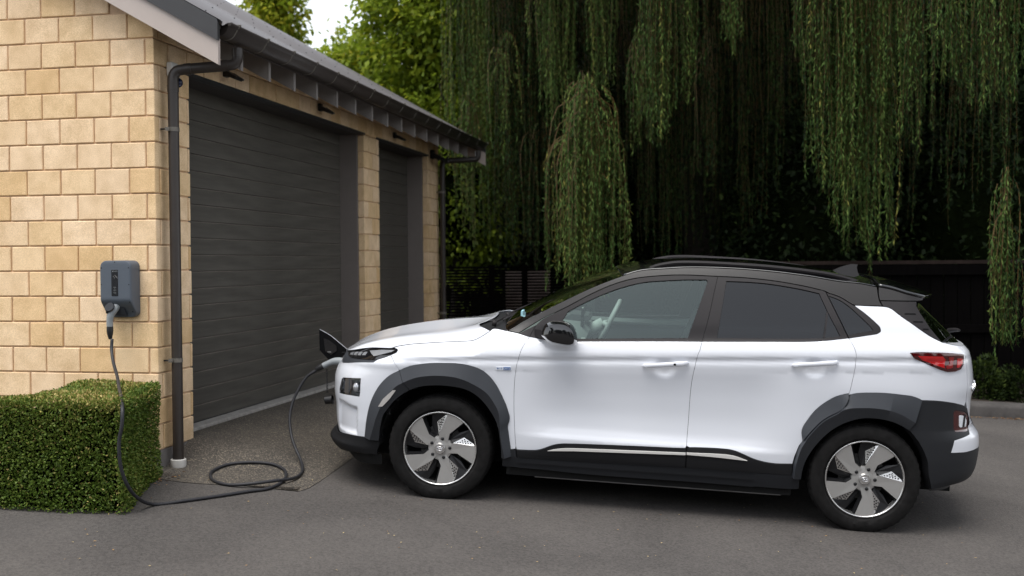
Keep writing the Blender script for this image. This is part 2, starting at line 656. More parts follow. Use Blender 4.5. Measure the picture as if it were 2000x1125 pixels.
# --- walls: recessed mortar backing with every block as its own piece
CH, ZT0 = .1712, 3.066
def roof_z(n):
    return 3.113 + .568 * (.535 - n)
gable = bmesh.new()
outl = [(-8.0, .012, -.3), (-.012, .012, -.3), (-.012, .012, 3.36), (-3.9, .012, roof_z(-3.9) - .10), (-8.0, .012, roof_z(-3.9) - .10 - .568 * 4.1)]
add_prism(gable, outl, (0, .09, 0))
gable_wall = bm_obj('gable_wall', gable, M['mortar'], G)
front = bmesh.new()
for (a, b_, z0, z1) in ((.013, .462, -.3, 3.3), (4.19, 4.649, -.3, 3.3), (6.58, 7.06, -.3, 3.3), (.013, 7.06, 2.925, 3.3)):
    if b_ - a > 2:
        for q0, q1 in ((.462, 4.19), (4.649, 6.58)):
            add_box(front, (-.07, q0 + .001, z0), (-.0135, q1 - .001, z1))
    else:
        add_box(front, (-.07, a, z0), (-.013, b_, z1))
front_wall = bm_obj('front_wall', front, M['mortar'], G)
back = box('rear_walls', (-7.99, .103, -.3), (-7.9, 7.0, 2.6), M['mortar'], G)
box('far_gable_wall', (-7.88, 6.98, -.3), (-.08, 7.05, 3.2), M['mortar'], G)

_bm_cache = {}
def block_mesh(dx, dy, dz):
    key = (round(dx, 3), round(dy, 3), round(dz, 3))
    if key not in _bm_cache:
        _bm_cache[key] = []
        for v in range(3):
            bm = bmesh.new()
            add_box(bm, (0, 0, 0), (dx, dy, dz), .0045)
            for vt in bm.verts:
                vt.co += Vector((random.uniform(-1, 1), random.uniform(-1, 1), random.uniform(-1, 1))) * .0011
            me = bpy.data.meshes.new('block')
            bmesh.ops.recalc_face_normals(bm, faces=bm.faces[:])
            bm.to_mesh(me)
            bm.free()
            setmat(me, M['block'])
            _bm_cache[key].append(me)
    return random.choice(_bm_cache[key])
J = .0095
def put_block(parent, n0, n1, s0, s1, z0):
    o = link('block', block_mesh(n1 - n0, s1 - s0, CH - J), parent)
    d = random.uniform(-.0012, .0012)
    o.location = (n0 + d, s0 + d, z0 + J / 2)
TH = .07
for k in range(-7, 16):
    z0 = ZT0 - CH * (k + 1)
    A = (k % 2 == 0)
    # gable face (faces the viewer): blocks run along -x
    e = -.064 if A else -.188
    # corner block turns the corner
    if z0 + CH < 3.30:
        if A:
            put_block(gable_wall, -.064 + J / 2, 0, 0, .188 - J / 2, z0)
        else:
            put_block(gable_wall, -.188 + J / 2, 0, 0, .064 - J / 2, z0)
    x = e
    while x > -3.0:
        n0, n1 = x - .2555 + J / 2, x - J / 2
        if z0 + CH < roof_z(n1) - .10:
            put_block(gable_wall, n0, n1, 0, TH, z0)
        x -= .2555
    # door wall
    def run(s0, s1, first):
        s = s0
        w = first
        while s < s1 - .02:
            e_ = min(s1, s + w)
            put_block(front_wall, -TH, 0, s + (J / 2 if s > s0 + .001 or s0 > .05 and s0 < .3 else 0), e_ - (J / 2 if e_ < s1 - .001 else 0), z0)
            s = e_
            w = .2555
    st = .188 if A else .064
    if k in (0, -1):
        run(st, 7.07, .2555)
    elif k >= 1:
        run(st, .474, .2555)
        run(4.178, 4.661, .2555 if A else .13)
        run(6.57, 7.07, .13 if A else .2555)
# plinth
for (a, b_) in ((.0, .47), (4.182, 4.657), (6.574, 7.066)):
    box('plinth', (-.12, a, -.4), (-.002, b_, .324), M['plinth'], G)
box('plinth', (-8, -.0, -.4), (-.1225, .1, .323), M['plinth'], G)

# --- door openings
def garage_door(s0, s1, label):
    d = box('garage_door', (-.335, s0 - .1, .36), (-.283, s1 + .1, 2.95), M['black_plastic'], G)
    d['label'] = label
    n = 20
    ph = (2.915 - .366) / n
    bm = bmesh.new()
    # one board: flat face, chamfered top lip with a highlight painted on, shadow step under it
    y0, y1 = s0 + .004, s1 - .004
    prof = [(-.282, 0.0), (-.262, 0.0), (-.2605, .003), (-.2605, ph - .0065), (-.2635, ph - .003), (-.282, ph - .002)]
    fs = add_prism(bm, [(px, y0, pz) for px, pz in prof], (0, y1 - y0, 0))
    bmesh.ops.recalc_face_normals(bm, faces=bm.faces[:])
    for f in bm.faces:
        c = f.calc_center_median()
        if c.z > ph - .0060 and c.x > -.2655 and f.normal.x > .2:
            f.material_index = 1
    me = bpy.data.meshes.new('panel')
    bm.to_mesh(me)
    bm.free()
    setmat(me, M['door'], M['lip_highlight'])
    for i in range(n):
        o = link('panel', me, d)
        o.location = (random.uniform(-.0008, .0008), 0, .366 + ph * i)
    seal = box('seal', (-.279, y0, .3625), (-.2585, y1, .3685), M['black_plastic'], d)
    return d
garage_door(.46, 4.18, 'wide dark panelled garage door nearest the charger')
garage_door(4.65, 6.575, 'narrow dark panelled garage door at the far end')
for (s0, s1) in ((.474, 4.178), (4.661, 6.57)):
    bm = bmesh.new()
    bm.free()
    box('door_jamb', (-.30, s1 - .012, .33), (-.0715, s1 + .06, 2.93), M['jamb'], G, .003)
    box('door_jamb', (-.30, s0 - .06, .33), (-.0715, s0 + .012, 2.93), M['jamb'], G, .003)
    box('door_head', (-.30, s0 + .0125, 2.897), (-.0715, s1 - .0125, 2.985), M['head'], G, .003)
    box('lintel', (-.0695, s0 - .08, 2.896), (.007, s1 + .03, 2.9165), M['steel'], G, .002)

# --- roof: corrugated sheet, both slopes
S0, S1, NE, NR = -.15, 7.52, .55, -3.9
P = .095
ns = int((S1 - S0) / P * 6)
cols = np.linspace(S0, S1, ns)
zz = .0145 * np.cos((cols - S0) / P * 2 * math.pi)
V, F = [], []
rows = [NE, NR]
for r_ in rows:
    for c, z in zip(cols, zz):
        V.append((r_ + z * .49, c, roof_z(r_) + .004 + z * .87))
for r_ in (2 * NR - NE,):
    for c, z in zip(cols, zz):
        V.append((r_, c, roof_z(NE) + .004 + z * .87))
for i in range(2):
    for j in range(ns - 1):
        a = i * ns + j
        F.append((a, a + 1, a + ns + 1, a + ns))
roof = from_np('roof', V, F, M['roof'], G, smooth=True)
# closed lining under the sheet (keeps daylight out)
bm = bmesh.new()
add_prism(bm, [(NE - .05, S0 + .03, roof_z(NE - .05) - .018), (NR, S0 + .03, roof_z(NR) - .018), (NR, S0 + .03, roof_z(NR) - .045), (NE - .05, S0 + .03, roof_z(NE - .05) - .045)], (0, S1 - S0 - .06, 0))
zf = roof_z(NE)
add_prism(bm, [(2 * NR - NE, S0 + .03, zf - .03), (NR - .001, S0 + .03, roof_z(NR) - .02), (NR - .001, S0 + .03, roof_z(NR) - .05), (2 * NR - NE, S0 + .03, zf - .06)], (0, S1 - S0 - .06, 0))
bm_obj('eave_lining', bm, M['soffit'], G)
# screws in rows on the crests
parts = []
sv, sf = lathe([(.0, .009), (.0048, .0075), (.006, .0)], 6, 'z')
for i, n in enumerate(np.arange(.40, -3.6, -.62)):
    step = 4
    for c in np.arange(S0 + P, S1, P * step):
        off = (P * 2 if i % 2 else 0)
        parts.append((sv + np.array((n + .006, c + off, roof_z(n) + .0155)), sf))
V, F = merge(parts)
o = from_np('roof_screws', V, F, M['screw'], roof)
o['kind'] = 'stuff'

# --- barge boards and flashings on both gables
for s0, near in ((-.142, True), (7.46, False)):
    bm = bmesh.new()
    lowz = lambda n: 2.846 + .568 * (.523 - n)
    nb = .532
    add_prism(bm, [(nb, s0, lowz(nb)), (nb, s0, lowz(nb) + .168), (NR, s0, lowz(NR) + .168), (NR, s0, lowz(NR))], (0, .03, 0))
    add_prism(bm, [(NR - .0005, s0, lowz(NR)), (NR - .0005, s0, lowz(NR) + .168), (2 * NR - nb, s0, lowz(nb) + .168), (2 * NR - nb, s0, lowz(nb))], (0, .03, 0))
    bm_obj('bargeboard', bm, M['barge'], G)
    bm = bmesh.new()
    sf0 = s0 - .012 if near else s0 + .012
    q = lambda n: lowz(n) + .155
    add_prism(bm, [(nb + .003, sf0, q(nb)), (nb + .003, sf0, q(nb) + .122), (NR, sf0, q(NR) + .122), (NR, sf0, q(NR))], (0, .03, 0))
    add_prism(bm, [(nb + .004, sf0 - .004, q(nb) - .004), (nb + .004, sf0 - .004, q(nb) + .008), (NR, sf0 - .004, q(NR) + .008), (NR, sf0 - .004, q(NR) - .004)], (0, .01, 0))
    add_prism(bm, [(nb, sf0 + .001, q(nb) + .1225), (nb, sf0 + .001, q(nb) + .134), (NR, sf0 + .001, q(NR) + .134), (NR, sf0 + .001, q(NR) + .1225)], (0, .075, 0))
    bm_obj('barge_flashing', bm, M['flash'], G)
    box('verge_lining', (-.02, s0 + .031 if near else 7.065, 3.0), (.30, -.002 if near else s0 - .001, 3.02), M['soffit'], G) if False else None

# --- exposed rafters
bm = bmesh.new()
zt = roof_z(.42) - .047
add_prism(bm, [(.42, 0, 2.902), (.42, 0, zt), (-.06, 0, roof_z(-.06) - .047), (-.06, 0, 2.902 + .568 * .48)], (0, .038, 0))
bmesh.ops.recalc_face_normals(bm, faces=bm.faces[:])
rme = bpy.data.meshes.new('rafter')
bm.to_mesh(rme)
bm.free()
setmat(rme, M['rafter'])
for i in range(15):
    o = link('rafter', rme, G)
    o.location = (0, .44 + .4636 * i - .019, 0)
box('fascia', (.421, -.10, 3.045), (.442, 7.455, 3.125), M['soffit'], G)
box('wall_plate', (-.10, .10, 3.24), (-.012, 7.0, 3.42), M['soffit'], G)

# --- gutter with brackets
prof = [(.446, 3.128), (.446, 3.062), (.456, 3.048), (.494, 3.046), (.516, 3.054), (.534, 3.070), (.546, 3.088), (.557, 3.103), (.570, 3.114), (.575, 3.128), (.567, 3.129)]
pf = catmull(prof, .008)
def sweep(pts, s0, s1, thick=.0018):
    V, F = [], []
    n = len(pts)
    for s in (s0, s1):
        for p in pts:
            V.append((p[0], s, p[1]))
    for i in range(n - 1):
        F.append((i, i + 1, n + i + 1, n + i))
    return np.array(V), F
gv, gf = sweep(pf, -.03, 7.47)
gut = from_np('gutter', gv, gf, M['gutter'], G)
sharp_by_angle(gut.data, 40)
md = gut.modifiers.new('thickness', 'SOLIDIFY')
md.thickness = .0022
md.offset = 0
for s in (-.03, 7.47):
    pts = [(p[0], s, p[1]) for p in pf]
    bm = bmesh.new()
    add_prism(bm, pts, (0, .002 if s > 0 else -.002, 0))
    bm_obj('stop_end', bm, M['gutter'], gut)
outp = [(p[0] + (.004 if p[0] > .45 else 0), p[1] - (.004 if p[1] < 3.1 else -.002)) for p in pf if p[0] > .452]
bv, bf = sweep(outp, 0, .016)
bme = bpy.data.meshes.new('bracket')
bme.from_pydata([tuple(map(float, p)) for p in bv], [], bf)
bm = bmesh.new()
bm.from_mesh(bme)
bmesh.ops.solidify(bm, geom=bm.faces[:], thickness=-.003)
add_box(bm, (.560, 0, 3.126), (.585, .016, 3.136))
bm.to_mesh(bme)
bm.free()
setmat(bme, M['bracket'])
for i in range(17):
    o = link('bracket', bme, gut)
    o.location = (0, .08 + .4585 * i - .008, 0)

# --- downpipes
def downpipe(s, out_s, outn, zb, near):
    path = [(.075, s, zb)] + [(.075, s, z) for z in (1.0, 2.0, 2.76)]
    path = [np.array(p) for p in path]
    P1 = np.array((.075, s, 2.76))
    bend1 = [np.array((.075, s, 2.80)), np.array((.080, s + .003, 2.835)), np.array((.100, s + .010, 2.862)), np.array((.135, s + .02, 2.872))]
    e = np.array((outn - .045, out_s - .012, 2.905))
    bend2 = [np.array((outn - .015, out_s - .003, 2.915)), np.array((outn - .002, out_s, 2.94)), np.array((outn, out_s, 2.975)), np.array((outn, out_s, 3.016))]
    full = path + bend1 + [e] + bend2
    fp = catmull(full, .03)
    o = tube('downpipe', fp, .036, M['gutter'], G, 20, deg=60)
    # sleeves at the elbows
    for c, d in ((np.array((.075, s, 2.745)), np.array((0, 0, 1))), (np.array((.17, s + .027, 2.876)), e - np.array((.135, s + .02, 2.872))), (e - (e - np.array((.135, s + .02, 2.872))) * .12, e - np.array((.135, s + .02, 2.872))), (np.array((outn, out_s, 2.985)), np.array((0, 0, 1)))):
        d = d / np.linalg.norm(d)
        tube('socket', [c - d * .022, c + d * .022], .0385, M['gutter'], o, 20)
    for z in (2.471, .921):
        t = tube('pipe_clip', [(.075, s, z - .014), (.075, s, z + .014)], .0385, M['bracket'], o, 20)
        tube('clip_arm', [(.005, s - .045, z), (.045, s - .045, z)], .006, M['black_plastic'], o, 8)
        box('clip_tab', (.040, s - .052, z - .012), (.07, s - .034, z + .012), M['bracket'], o)
    if near:
        c0 = zb
        V, F = lathe([(.0, .0), (.050, .0), (.052, .004), (.052, .062), (.049, .066), (.040, .066), (.040, .05)], 28, 'z')
        c = from_np('collar', V + np.array((.075, s, zb - .045)), F, M['white_pvc'], o)
        sharp_by_angle(c.data, 35)
        V, F = lathe([(.0, .0), (.044, .0), (.044, .05), (.0, .05)], 24, 'z')
        c = from_np('stub', V + np.array((.075, s, zb - .090)), F, M['white_pvc'], o)
        sharp_by_angle(c.data, 35)
    return o
downpipe(.115, .235, .485, .232, True)
downpipe(6.99, 7.25, .485, .45, False)
# small things fixed to the door wall
def floodlight(n, s, z, lab, sc_=.75):
    t = empty('floodlight', mat=G.matrix_world @ Matrix.Translation((n, s, z)))
    t.scale = (sc_,) * 3
    tag(t, lab, 'floodlight', 'floodlights under the eave')
    box('wall_box', (0, -.04, -.045), (.035, .04, .045), M['black_plastic'], t, .004)
    bm = bmesh.new()
    add_prism(bm, [(.03, -.075, .02), (.16, -.075, -.055), (.15, -.075, -.085), (.055, -.075, -.045), (.03, -.075, -.03)], (0, .15, 0))
    bm_obj('lamp_head', bm, M['black_plastic'], t)
    tube('arm', [(.055, .085, .0), (.165, .085, -.07)], .011, M['grey_metal'], t, 10)
    return t
floodlight(.004, 1.02, 3.005, 'black floodlight under the eave nearest the corner')
floodlight(.004, 2.93, 3.005, 'black floodlight over the middle of the wide door')
floodlight(.004, 5.18, 3.0, 'black floodlight above the narrow far door')
floodlight(.004, 6.72, 2.93, 'large black floodlight at the far end of the door wall', 1.2)

cam_t = empty('security_sensor', mat=G.matrix_world @ Matrix.Translation((0, .205, 2.86)))
tag(cam_t, 'white wall sensor with dark blue dome behind the downpipe elbow', 'sensor')
box('base', (.002, -.045, -.02), (.045, .045, .075), M['white_pvc'], cam_t, .006)
box('body', (.002, -.03, -.085), (.07, .03, -.021), M['white_pvc'], cam_t, .008, 2)
V, F = lathe([(0, -.034)] + [(.034 * math.cos(a), .034 * math.sin(a)) for a in np.linspace(-1.4, 1.5, 10)], 18, 'z')
M['blue_dome'] = mat('blue_dome', (.008, .014, .05), .12)
o = from_np('dome', V + np.array((.062, 0, -.062)), F, M['blue_dome'], cam_t, smooth=True)
# ================================================================== PLANTING AND FENCES
def leaf_geo(base, axis, up, length, width, fold=.25):
    """N leaves, two triangles each, folded along the midrib"""
    base = np.asarray(base, float)
    n = len(base)
    axis = axis / np.maximum(1e-9, np.linalg.norm(axis, axis=1))[:, None]
    side = np.cross(axis, up)
    side /= np.maximum(1e-9, np.linalg.norm(side, axis=1))[:, None]
    nrm = np.cross(side, axis)
    L = np.broadcast_to(np.asarray(length, float), (n,))[:, None]
    Wd = np.broadcast_to(np.asarray(width, float), (n,))[:, None]
    mid = base + axis * L * .45
    l = mid + side * Wd * .5 + nrm * Wd * fold
    r_ = mid - side * Wd * .5 + nrm * Wd * fold
    tip = base + axis * L
    V = np.stack([base, l, tip, r_], axis=1).reshape(-1, 3)
    i = np.arange(n) * 4
    F = np.stack([np.stack([i, i + 2, i + 1], 1), np.stack([i, i + 3, i + 2], 1)], axis=1).reshape(-1, 3)
    return V, F

def foliage(name, V, F, tones, m, parent=None):
    o = from_np(name, V, F, m, parent)
    set_tone(o.data, np.repeat(tones, 2) if len(tones) * 2 == len(F) else tones)
    return o

def unit(n):
    v = rng.normal(size=(n, 3))
    return v / np.linalg.norm(v, axis=1)[:, None]

M['willow'] = leaf_mat('willow_leaf', [(.006, .014, .005), (.026, .054, .014), (.066, .118, .028), (.115, .175, .042), (.24, .225, .055)], .28, .65, .1)
M['twig'] = mat('willow_twig', (.105, .060, .018), .6, var=.35, vscale=5)
M['bark'] = mat('bark', (.022, .017, .013), .95, var=.4, vscale=9, bump=.8, bscale=18, dist=.03, stretch=(1, 1, .25))
M['maple'] = leaf_mat('broadleaf', [(.080, .120, .012), (.170, .240, .020), (.25, .32, .026), (.35, .38, .032), (.42, .38, .035)], .5, .5)
M['dark_leaf'] = leaf_mat('dark_leaf', [(.005, .010, .003), (.010, .018, .005), (.022, .036, .008), (.050, .070, .012)], .12, .6, .1)
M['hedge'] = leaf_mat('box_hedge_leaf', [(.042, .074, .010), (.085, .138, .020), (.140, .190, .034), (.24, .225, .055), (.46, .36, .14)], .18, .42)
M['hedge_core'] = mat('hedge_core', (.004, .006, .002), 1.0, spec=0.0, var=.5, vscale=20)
M['fence'] = mat('dark_fence_stain', (.0022, .0018, .0018), .9, spec=.04, var=.4, vscale=6, bump=.3, bscale=40, dist=.004, stretch=(4, 4, .6))
M['fence_cap'] = mat('fence_cap_timber', (.020, .014, .012), .8, spec=.08, var=.4, vscale=8)

# --- clipped box hedge in an L shape in front of the gable
def hedge():
    t = empty('box_hedge', (-2.56, 6.68, float(gz(-2.56, 6.68))))
    tag(t, 'clipped box hedge with dry tan top against the gable wall', 'hedge')
    inv = Matrix.Translation(-t.location)
    boxes = [((-5.2, 6.22, 0.02), (-2.30, 6.52, .775)), ((-2.80, 6.22, 0.02), (-2.235, 7.16, .785))]
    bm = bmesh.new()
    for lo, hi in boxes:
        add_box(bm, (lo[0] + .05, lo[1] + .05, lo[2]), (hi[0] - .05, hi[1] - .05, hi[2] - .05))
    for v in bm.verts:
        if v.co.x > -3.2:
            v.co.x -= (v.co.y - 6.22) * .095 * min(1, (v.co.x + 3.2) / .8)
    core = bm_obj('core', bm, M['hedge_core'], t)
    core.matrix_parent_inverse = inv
    B, A, U, T, L = [], [], [], [], []
    def patch(lo, hi, ax, side, dens):
        d = [hi[i] - lo[i] for i in range(3)]
        o = [i for i in range(3) if i != ax]
        n = int(d[o[0]] * d[o[1]] * dens)
        p = np.zeros((n, 3))
        for i in o:
            p[:, i] = lo[i] - .018 + rng.random(n) * (d[i] + .036)
        p[:, ax] = (hi[ax] if side > 0 else lo[ax])
        nr = np.zeros(3)
        nr[ax] = side
        # soft undulation of the clipped faces, rounded edges
        und = .012 * np.sin(p[:, o[0]] * 7 + 1.3) + .010 * np.sin(p[:, o[1]] * 9 + .4)
        for i in o:
            e = np.minimum(p[:, i] - lo[i], hi[i] - p[:, i])
            und -= .014 * np.clip(1 - e / .05, 0, 1) ** 2
        p[:, ax] += side * (und - rng.random(n) ** 1.5 * .055 + .012)
        a = nr * .55 + unit(n) * .8 + np.array((0, 0, .25))
        B.append(p)
        A.append(a)
        U.append(unit(n) + nr)
        if ax == 2:
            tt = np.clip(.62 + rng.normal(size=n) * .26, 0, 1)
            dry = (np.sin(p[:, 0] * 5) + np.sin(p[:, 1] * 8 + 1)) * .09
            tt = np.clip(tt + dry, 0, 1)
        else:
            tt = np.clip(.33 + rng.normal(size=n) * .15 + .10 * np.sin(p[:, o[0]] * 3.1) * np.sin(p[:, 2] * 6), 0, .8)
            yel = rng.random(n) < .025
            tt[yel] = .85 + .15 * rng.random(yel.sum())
        T.append(tt)
        L.append(.0125 + .010 * rng.random(n))
    (a0, a1), (b0, b1) = boxes
    patch(a0, a1, 1, -1, 24000)
    patch((-5.2, a0[1], a0[2]), (-2.80, a1[1], a1[2]), 2, 1, 22000)
    patch((-5.2, a0[1], a0[2]), (-2.80, a1[1], a1[2]), 1, 1, 3000)
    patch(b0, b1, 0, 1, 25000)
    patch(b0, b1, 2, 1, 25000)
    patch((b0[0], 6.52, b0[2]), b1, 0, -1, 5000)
    ns_ = 500
    sx = rng.uniform(-3.6, -2.24, ns_)
    B.append(np.stack([sx, rng.uniform(6.2, 6.25, ns_) + np.where(sx > -2.75, rng.uniform(0, .9, ns_), 0), .775 + rng.random(ns_) ** 2 * .035], 1))
    A.append(unit(ns_) * .7 + np.array((0, 0, .9)))
    U.append(unit(ns_))
    T.append(np.clip(.45 + .2 * rng.normal(size=ns_), 0, 1))
    L.append(.02 + .012 * rng.random(ns_))
    p = np.concatenate(B)
    g = gz(p[:, 0], p[:, 1])
    k = p[:, 2] > g + .005
    Ln = np.concatenate(L)[k]
    V, F = leaf_geo(p[k], np.concatenate(A)[k], np.concatenate(U)[k], Ln, Ln * .58, .2)
    V[:, 0] -= np.where(V[:, 0] > -3.2, (V[:, 1] - 6.22) * .095 * np.clip((V[:, 0] + 3.2) / .8, 0, 1), 0)
    o = foliage('foliage', V, F, np.concatenate(T)[k], M['hedge'], t)
    o.matrix_parent_inverse = inv
    o['kind'] = 'stuff'
hedge()

# --- weeping willow
CURT = [(-0.66, 15.8, 0.29, 5.9, 3.13, 2.4, 40, 0), (-0.29, 15.6, 0.26, 5.84, 2.89, 2.09, 36, 0), (0.03, 15.3, 0.3, 5.76, 2.15, 1.31, 44, 0), (-0.59, 15.4, 0.24, 4.02, 2.38, 1.66, 24, 1), (-0.08, 15.0, 0.21, 4.71, 3.74, 2.84, 20, 1), (0.54, 14.5, 0.26, 5.54, 3.8, 3.29, 40, 0), (0.24, 15.2, 0.28, 5.73, 3.06, 2.22, 34, 0), (1.18, 14.0, 0.17, 5.39, 4.1, 3.66, 26, 0), (0.89, 13.0, 0.42, 3.76, 1.63, 1.08, 120, 1), (0.75, 14.8, 0.28, 5.48, 3.43, 2.47, 30, 0), (0.44, 15.2, 0.25, 3.77, 2.22, 1.44, 26, 1), (1.71, 13.0, 0.19, 5.12, 3.26, 2.88, 40, 0), (1.55, 13.4, 0.14, 4.36, 3.5, 2.69, 16, 1), (2.15, 15.4, 0.5, 4.86, 2.09, 1.43, 60, 0), (2.95, 15.8, 0.58, 5.75, 2.44, 1.56, 66, 0), (2.55, 12.8, 0.14, 5.06, 4.23, 3.92, 16, 0), (2.14, 13.2, 0.18, 5.17, 3.95, 3.37, 20, 0), (2.49, 13.8, 0.19, 4.44, 3.23, 2.52, 22, 1), (3.45, 15.8, 0.31, 5.8, 3.0, 1.76, 34, 0), (3.18, 12.0, 0.14, 4.83, 3.89, 3.59, 12, 0), (3.4, 12.0, 0.19, 4.83, 2.61, 2.22, 44, 0), (3.63, 12.0, 0.17, 4.83, 2.05, 1.73, 34, 0), (3.96, 12.1, 0.27, 4.85, 1.72, 1.2, 66, 0), (4.28, 11.7, 0.14, 4.74, 2.96, 2.62, 30, 0), (4.11, 11.9, 0.17, 4.8, 3.53, 2.93, 24, 0), (4.46, 11.2, 0.17, 4.6, 3.52, 3.22, 26, 0), (4.79, 11.2, 0.21, 4.6, 3.36, 2.92, 40, 0), (5.16, 11.2, 0.17, 4.6, 3.41, 2.99, 26, 0), (4.79, 10.7, 0.14, 2.39, 0.89, 0.57, 34, 1), (5.35, 12.9, 0.36, 4.23, 2.8, 1.78, 24, 0), (4.67, 13.2, 0.37, 5.03, 2.34, 1.48, 26, 0), (3.56, 14.4, 0.34, 5.49, 3.29, 2.16, 22, 0), (5.63, 12.6, 0.23, 3.93, 2.59, 1.77, 16, 0)]
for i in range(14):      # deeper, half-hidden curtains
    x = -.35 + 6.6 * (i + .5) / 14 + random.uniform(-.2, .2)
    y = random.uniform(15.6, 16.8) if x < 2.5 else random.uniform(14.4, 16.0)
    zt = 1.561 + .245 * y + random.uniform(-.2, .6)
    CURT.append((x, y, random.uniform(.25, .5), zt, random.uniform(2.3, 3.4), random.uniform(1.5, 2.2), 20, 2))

SHADE_TONED = {2, 6, 9, 10, 13, 14, 17, 18, 29, 30, 31, 32}  # curtains whose leaf colour is darkened to stand for shade
def willow():
    t = empty('willow_tree', (3.2, 18.2, float(gz(3.2, 14))))
    tag(t, 'large weeping willow with long hanging branches behind the car', 'tree')
    inv = Matrix.Translation(-t.location)
    gx, gy, gz0 = t.location
    # trunk and limbs
    paths = [([(gx, gy, gz0 - .3), (gx + .1, gy, gz0 + 1.5), (gx - .1, gy - .1, gz0 + 3.4), (gx, gy - .2, gz0 + 5.2)], [.55, .45, .40, .34])]
    tips = [(-.6, 15.6, 7.2), (.9, 13.4, 7.4), (2.3, 13.3, 7.6), (3.6, 12.3, 7.3), (4.8, 11.8, 7.0), (6.2, 13.5, 7.3), (2.0, 17.5, 7.6), (5.2, 17.5, 7.5)]
    for k, (x, y, z) in enumerate(tips):
        z0 = gz0 + 3.0 + .25 * (k % 5)
        paths.append(([(gx, gy - .1, z0), (gx * .65 + x * .35, gy * .65 + y * .35, z0 + 1.6), (gx * .25 + x * .75, gy * .25 + y * .75, z + .3), (x, y, z)], [.24, .17, .10, .04]))
    parts = []
    for p, r_ in paths:
        c = catmull(p, .25)
        rr = np.interp(np.linspace(0, 1, len(c)), np.linspace(0, 1, len(r_)), r_)
        parts.append(tube_np(c, rr, 12))
    V, F = merge(parts)
    tr = from_np('trunk', V, F, M['bark'], t, smooth=True)
    tr.matrix_parent_inverse = inv
    # crown above, out of which the branches hang
    n = 60000
    p = unit(n) * (rng.random(n) ** .35)[:, None] * np.array((5.4, 4.4, 2.4)) + np.array((3.6, 15.4, 8.1))
    k = p[:, 2] > 2.15 + .262 * p[:, 1]
    p = p[k]
    ln = .12 + .14 * rng.random(len(p))
    V, F = leaf_geo(p, unit(len(p)) + np.array((0, 0, -1.1)), unit(len(p)), ln, ln * .36)
    o = foliage('crown', V, F, np.clip(.3 + .2 * rng.normal(size=len(p)), 0, .8), M['willow'], t)
    o.matrix_parent_inverse = inv
    # hanging branches
    for ci, (cx, cy, hw, zt, zb0, zb1, ns, mode) in enumerate(CURT):
        LB, LA, LU, LT, LL = [], [], [], [], []
        tw = []
        dense = .0145 if mode < 2 else .030
        for s in range(int(ns * (1.3 if cx < 3.3 else 1.0))):
            a = random.gauss(0, .55)
            a = max(-1.15, min(1.15, a))
            dx = a * hw
            dy = random.gauss(0, .5) * hw
            if mode == 1:      # strands fountain out of one arching branch
                ztop = zt - abs(a) ** 1.3 * hw * random.uniform(.3, 2.1) - random.random() ** 2 * (zt - zb0) * .45 + random.uniform(-.05, .12)
                x0, x1 = cx + dx * .55, cx + dx
            else:
                ztop = zt + random.uniform(0, .5)
                x0 = x1 = cx + dx
            zb = random.uniform(zb1, zb0) if random.random() < (.62 if cx < 3.3 else .48) else random.uniform(zb0, zt * .55 + zb0 * .45)
            zb += .18 * abs(a) * (zt - zb) * (.6 if mode != 1 else .25)
            Ln = max(.35, ztop - zb)
            m = max(6, int(Ln / .12))
            u = np.linspace(0, 1, m)
            ph, am = random.uniform(0, 6.28), random.uniform(.008, .035)
            arch = np.minimum(1, u * Ln / .35)
            X = x0 + (x1 - x0) * (arch * (2 - arch)) + am * np.sin(u * Ln * 2.3 + ph)
            Y = cy + dy + am * np.cos(u * Ln * 1.9 + ph * 1.7)
            Z = ztop - u * Ln + (.06 * np.sin(np.minimum(1, u * Ln / .3) * math.pi) if mode == 1 else 0)
            path = np.stack([X, Y, Z], 1)
            tw.append(tube_np(path, np.linspace(.0062 if mode == 1 and s % 3 == 0 else .0036, .0012, m), 3, False))
            k = int(Ln / dense)
            uu = (np.arange(k) + rng.random(k) * .6) / k
            keep = rng.random(k) < (.96 if random.random() < .85 else .55)
            uu = uu[keep]
            k = len(uu)
            q = np.stack([np.interp(uu, u, path[:, i]) for i in range(3)], 1)
            ang = rng.random(k) * 6.283
            spread = .25 + .45 * rng.random(k)
            ax = np.stack([np.cos(ang) * spread, np.sin(ang) * spread, -np.ones(k) + .25 * rng.random(k)], 1)
            up = rng.random(k) < .07
            ax[up, 2] *= -.2
            LB.append(q)
            LA.append(ax)
            LU.append(unit(k) * .6 + np.stack([np.cos(ang), np.sin(ang), np.zeros(k) + .5], 1))
            st = random.gauss(.40 if cx > 1.3 else .52, .13) if not (ci in SHADE_TONED or mode == 2) else random.gauss(.10, .06)  # shade painted into the inner strands, left strands lightened against the shade
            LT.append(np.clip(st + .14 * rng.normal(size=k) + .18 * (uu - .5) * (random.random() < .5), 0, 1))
            LL.append((.046 + .036 * rng.random(k)) * (1.25 if mode == 2 else 1))
        V1, F1 = merge(tw)
        Ln = np.concatenate(LL)
        V2, F2 = leaf_geo(np.concatenate(LB), np.concatenate(LA), np.concatenate(LU), Ln, Ln * .19, .15)
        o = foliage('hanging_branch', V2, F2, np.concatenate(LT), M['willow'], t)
        o.matrix_parent_inverse = inv
        w = from_np('twigs', V1, F1, M['twig'], o)
        o['kind'] = 'stuff'
        w['kind'] = 'stuff'
willow()

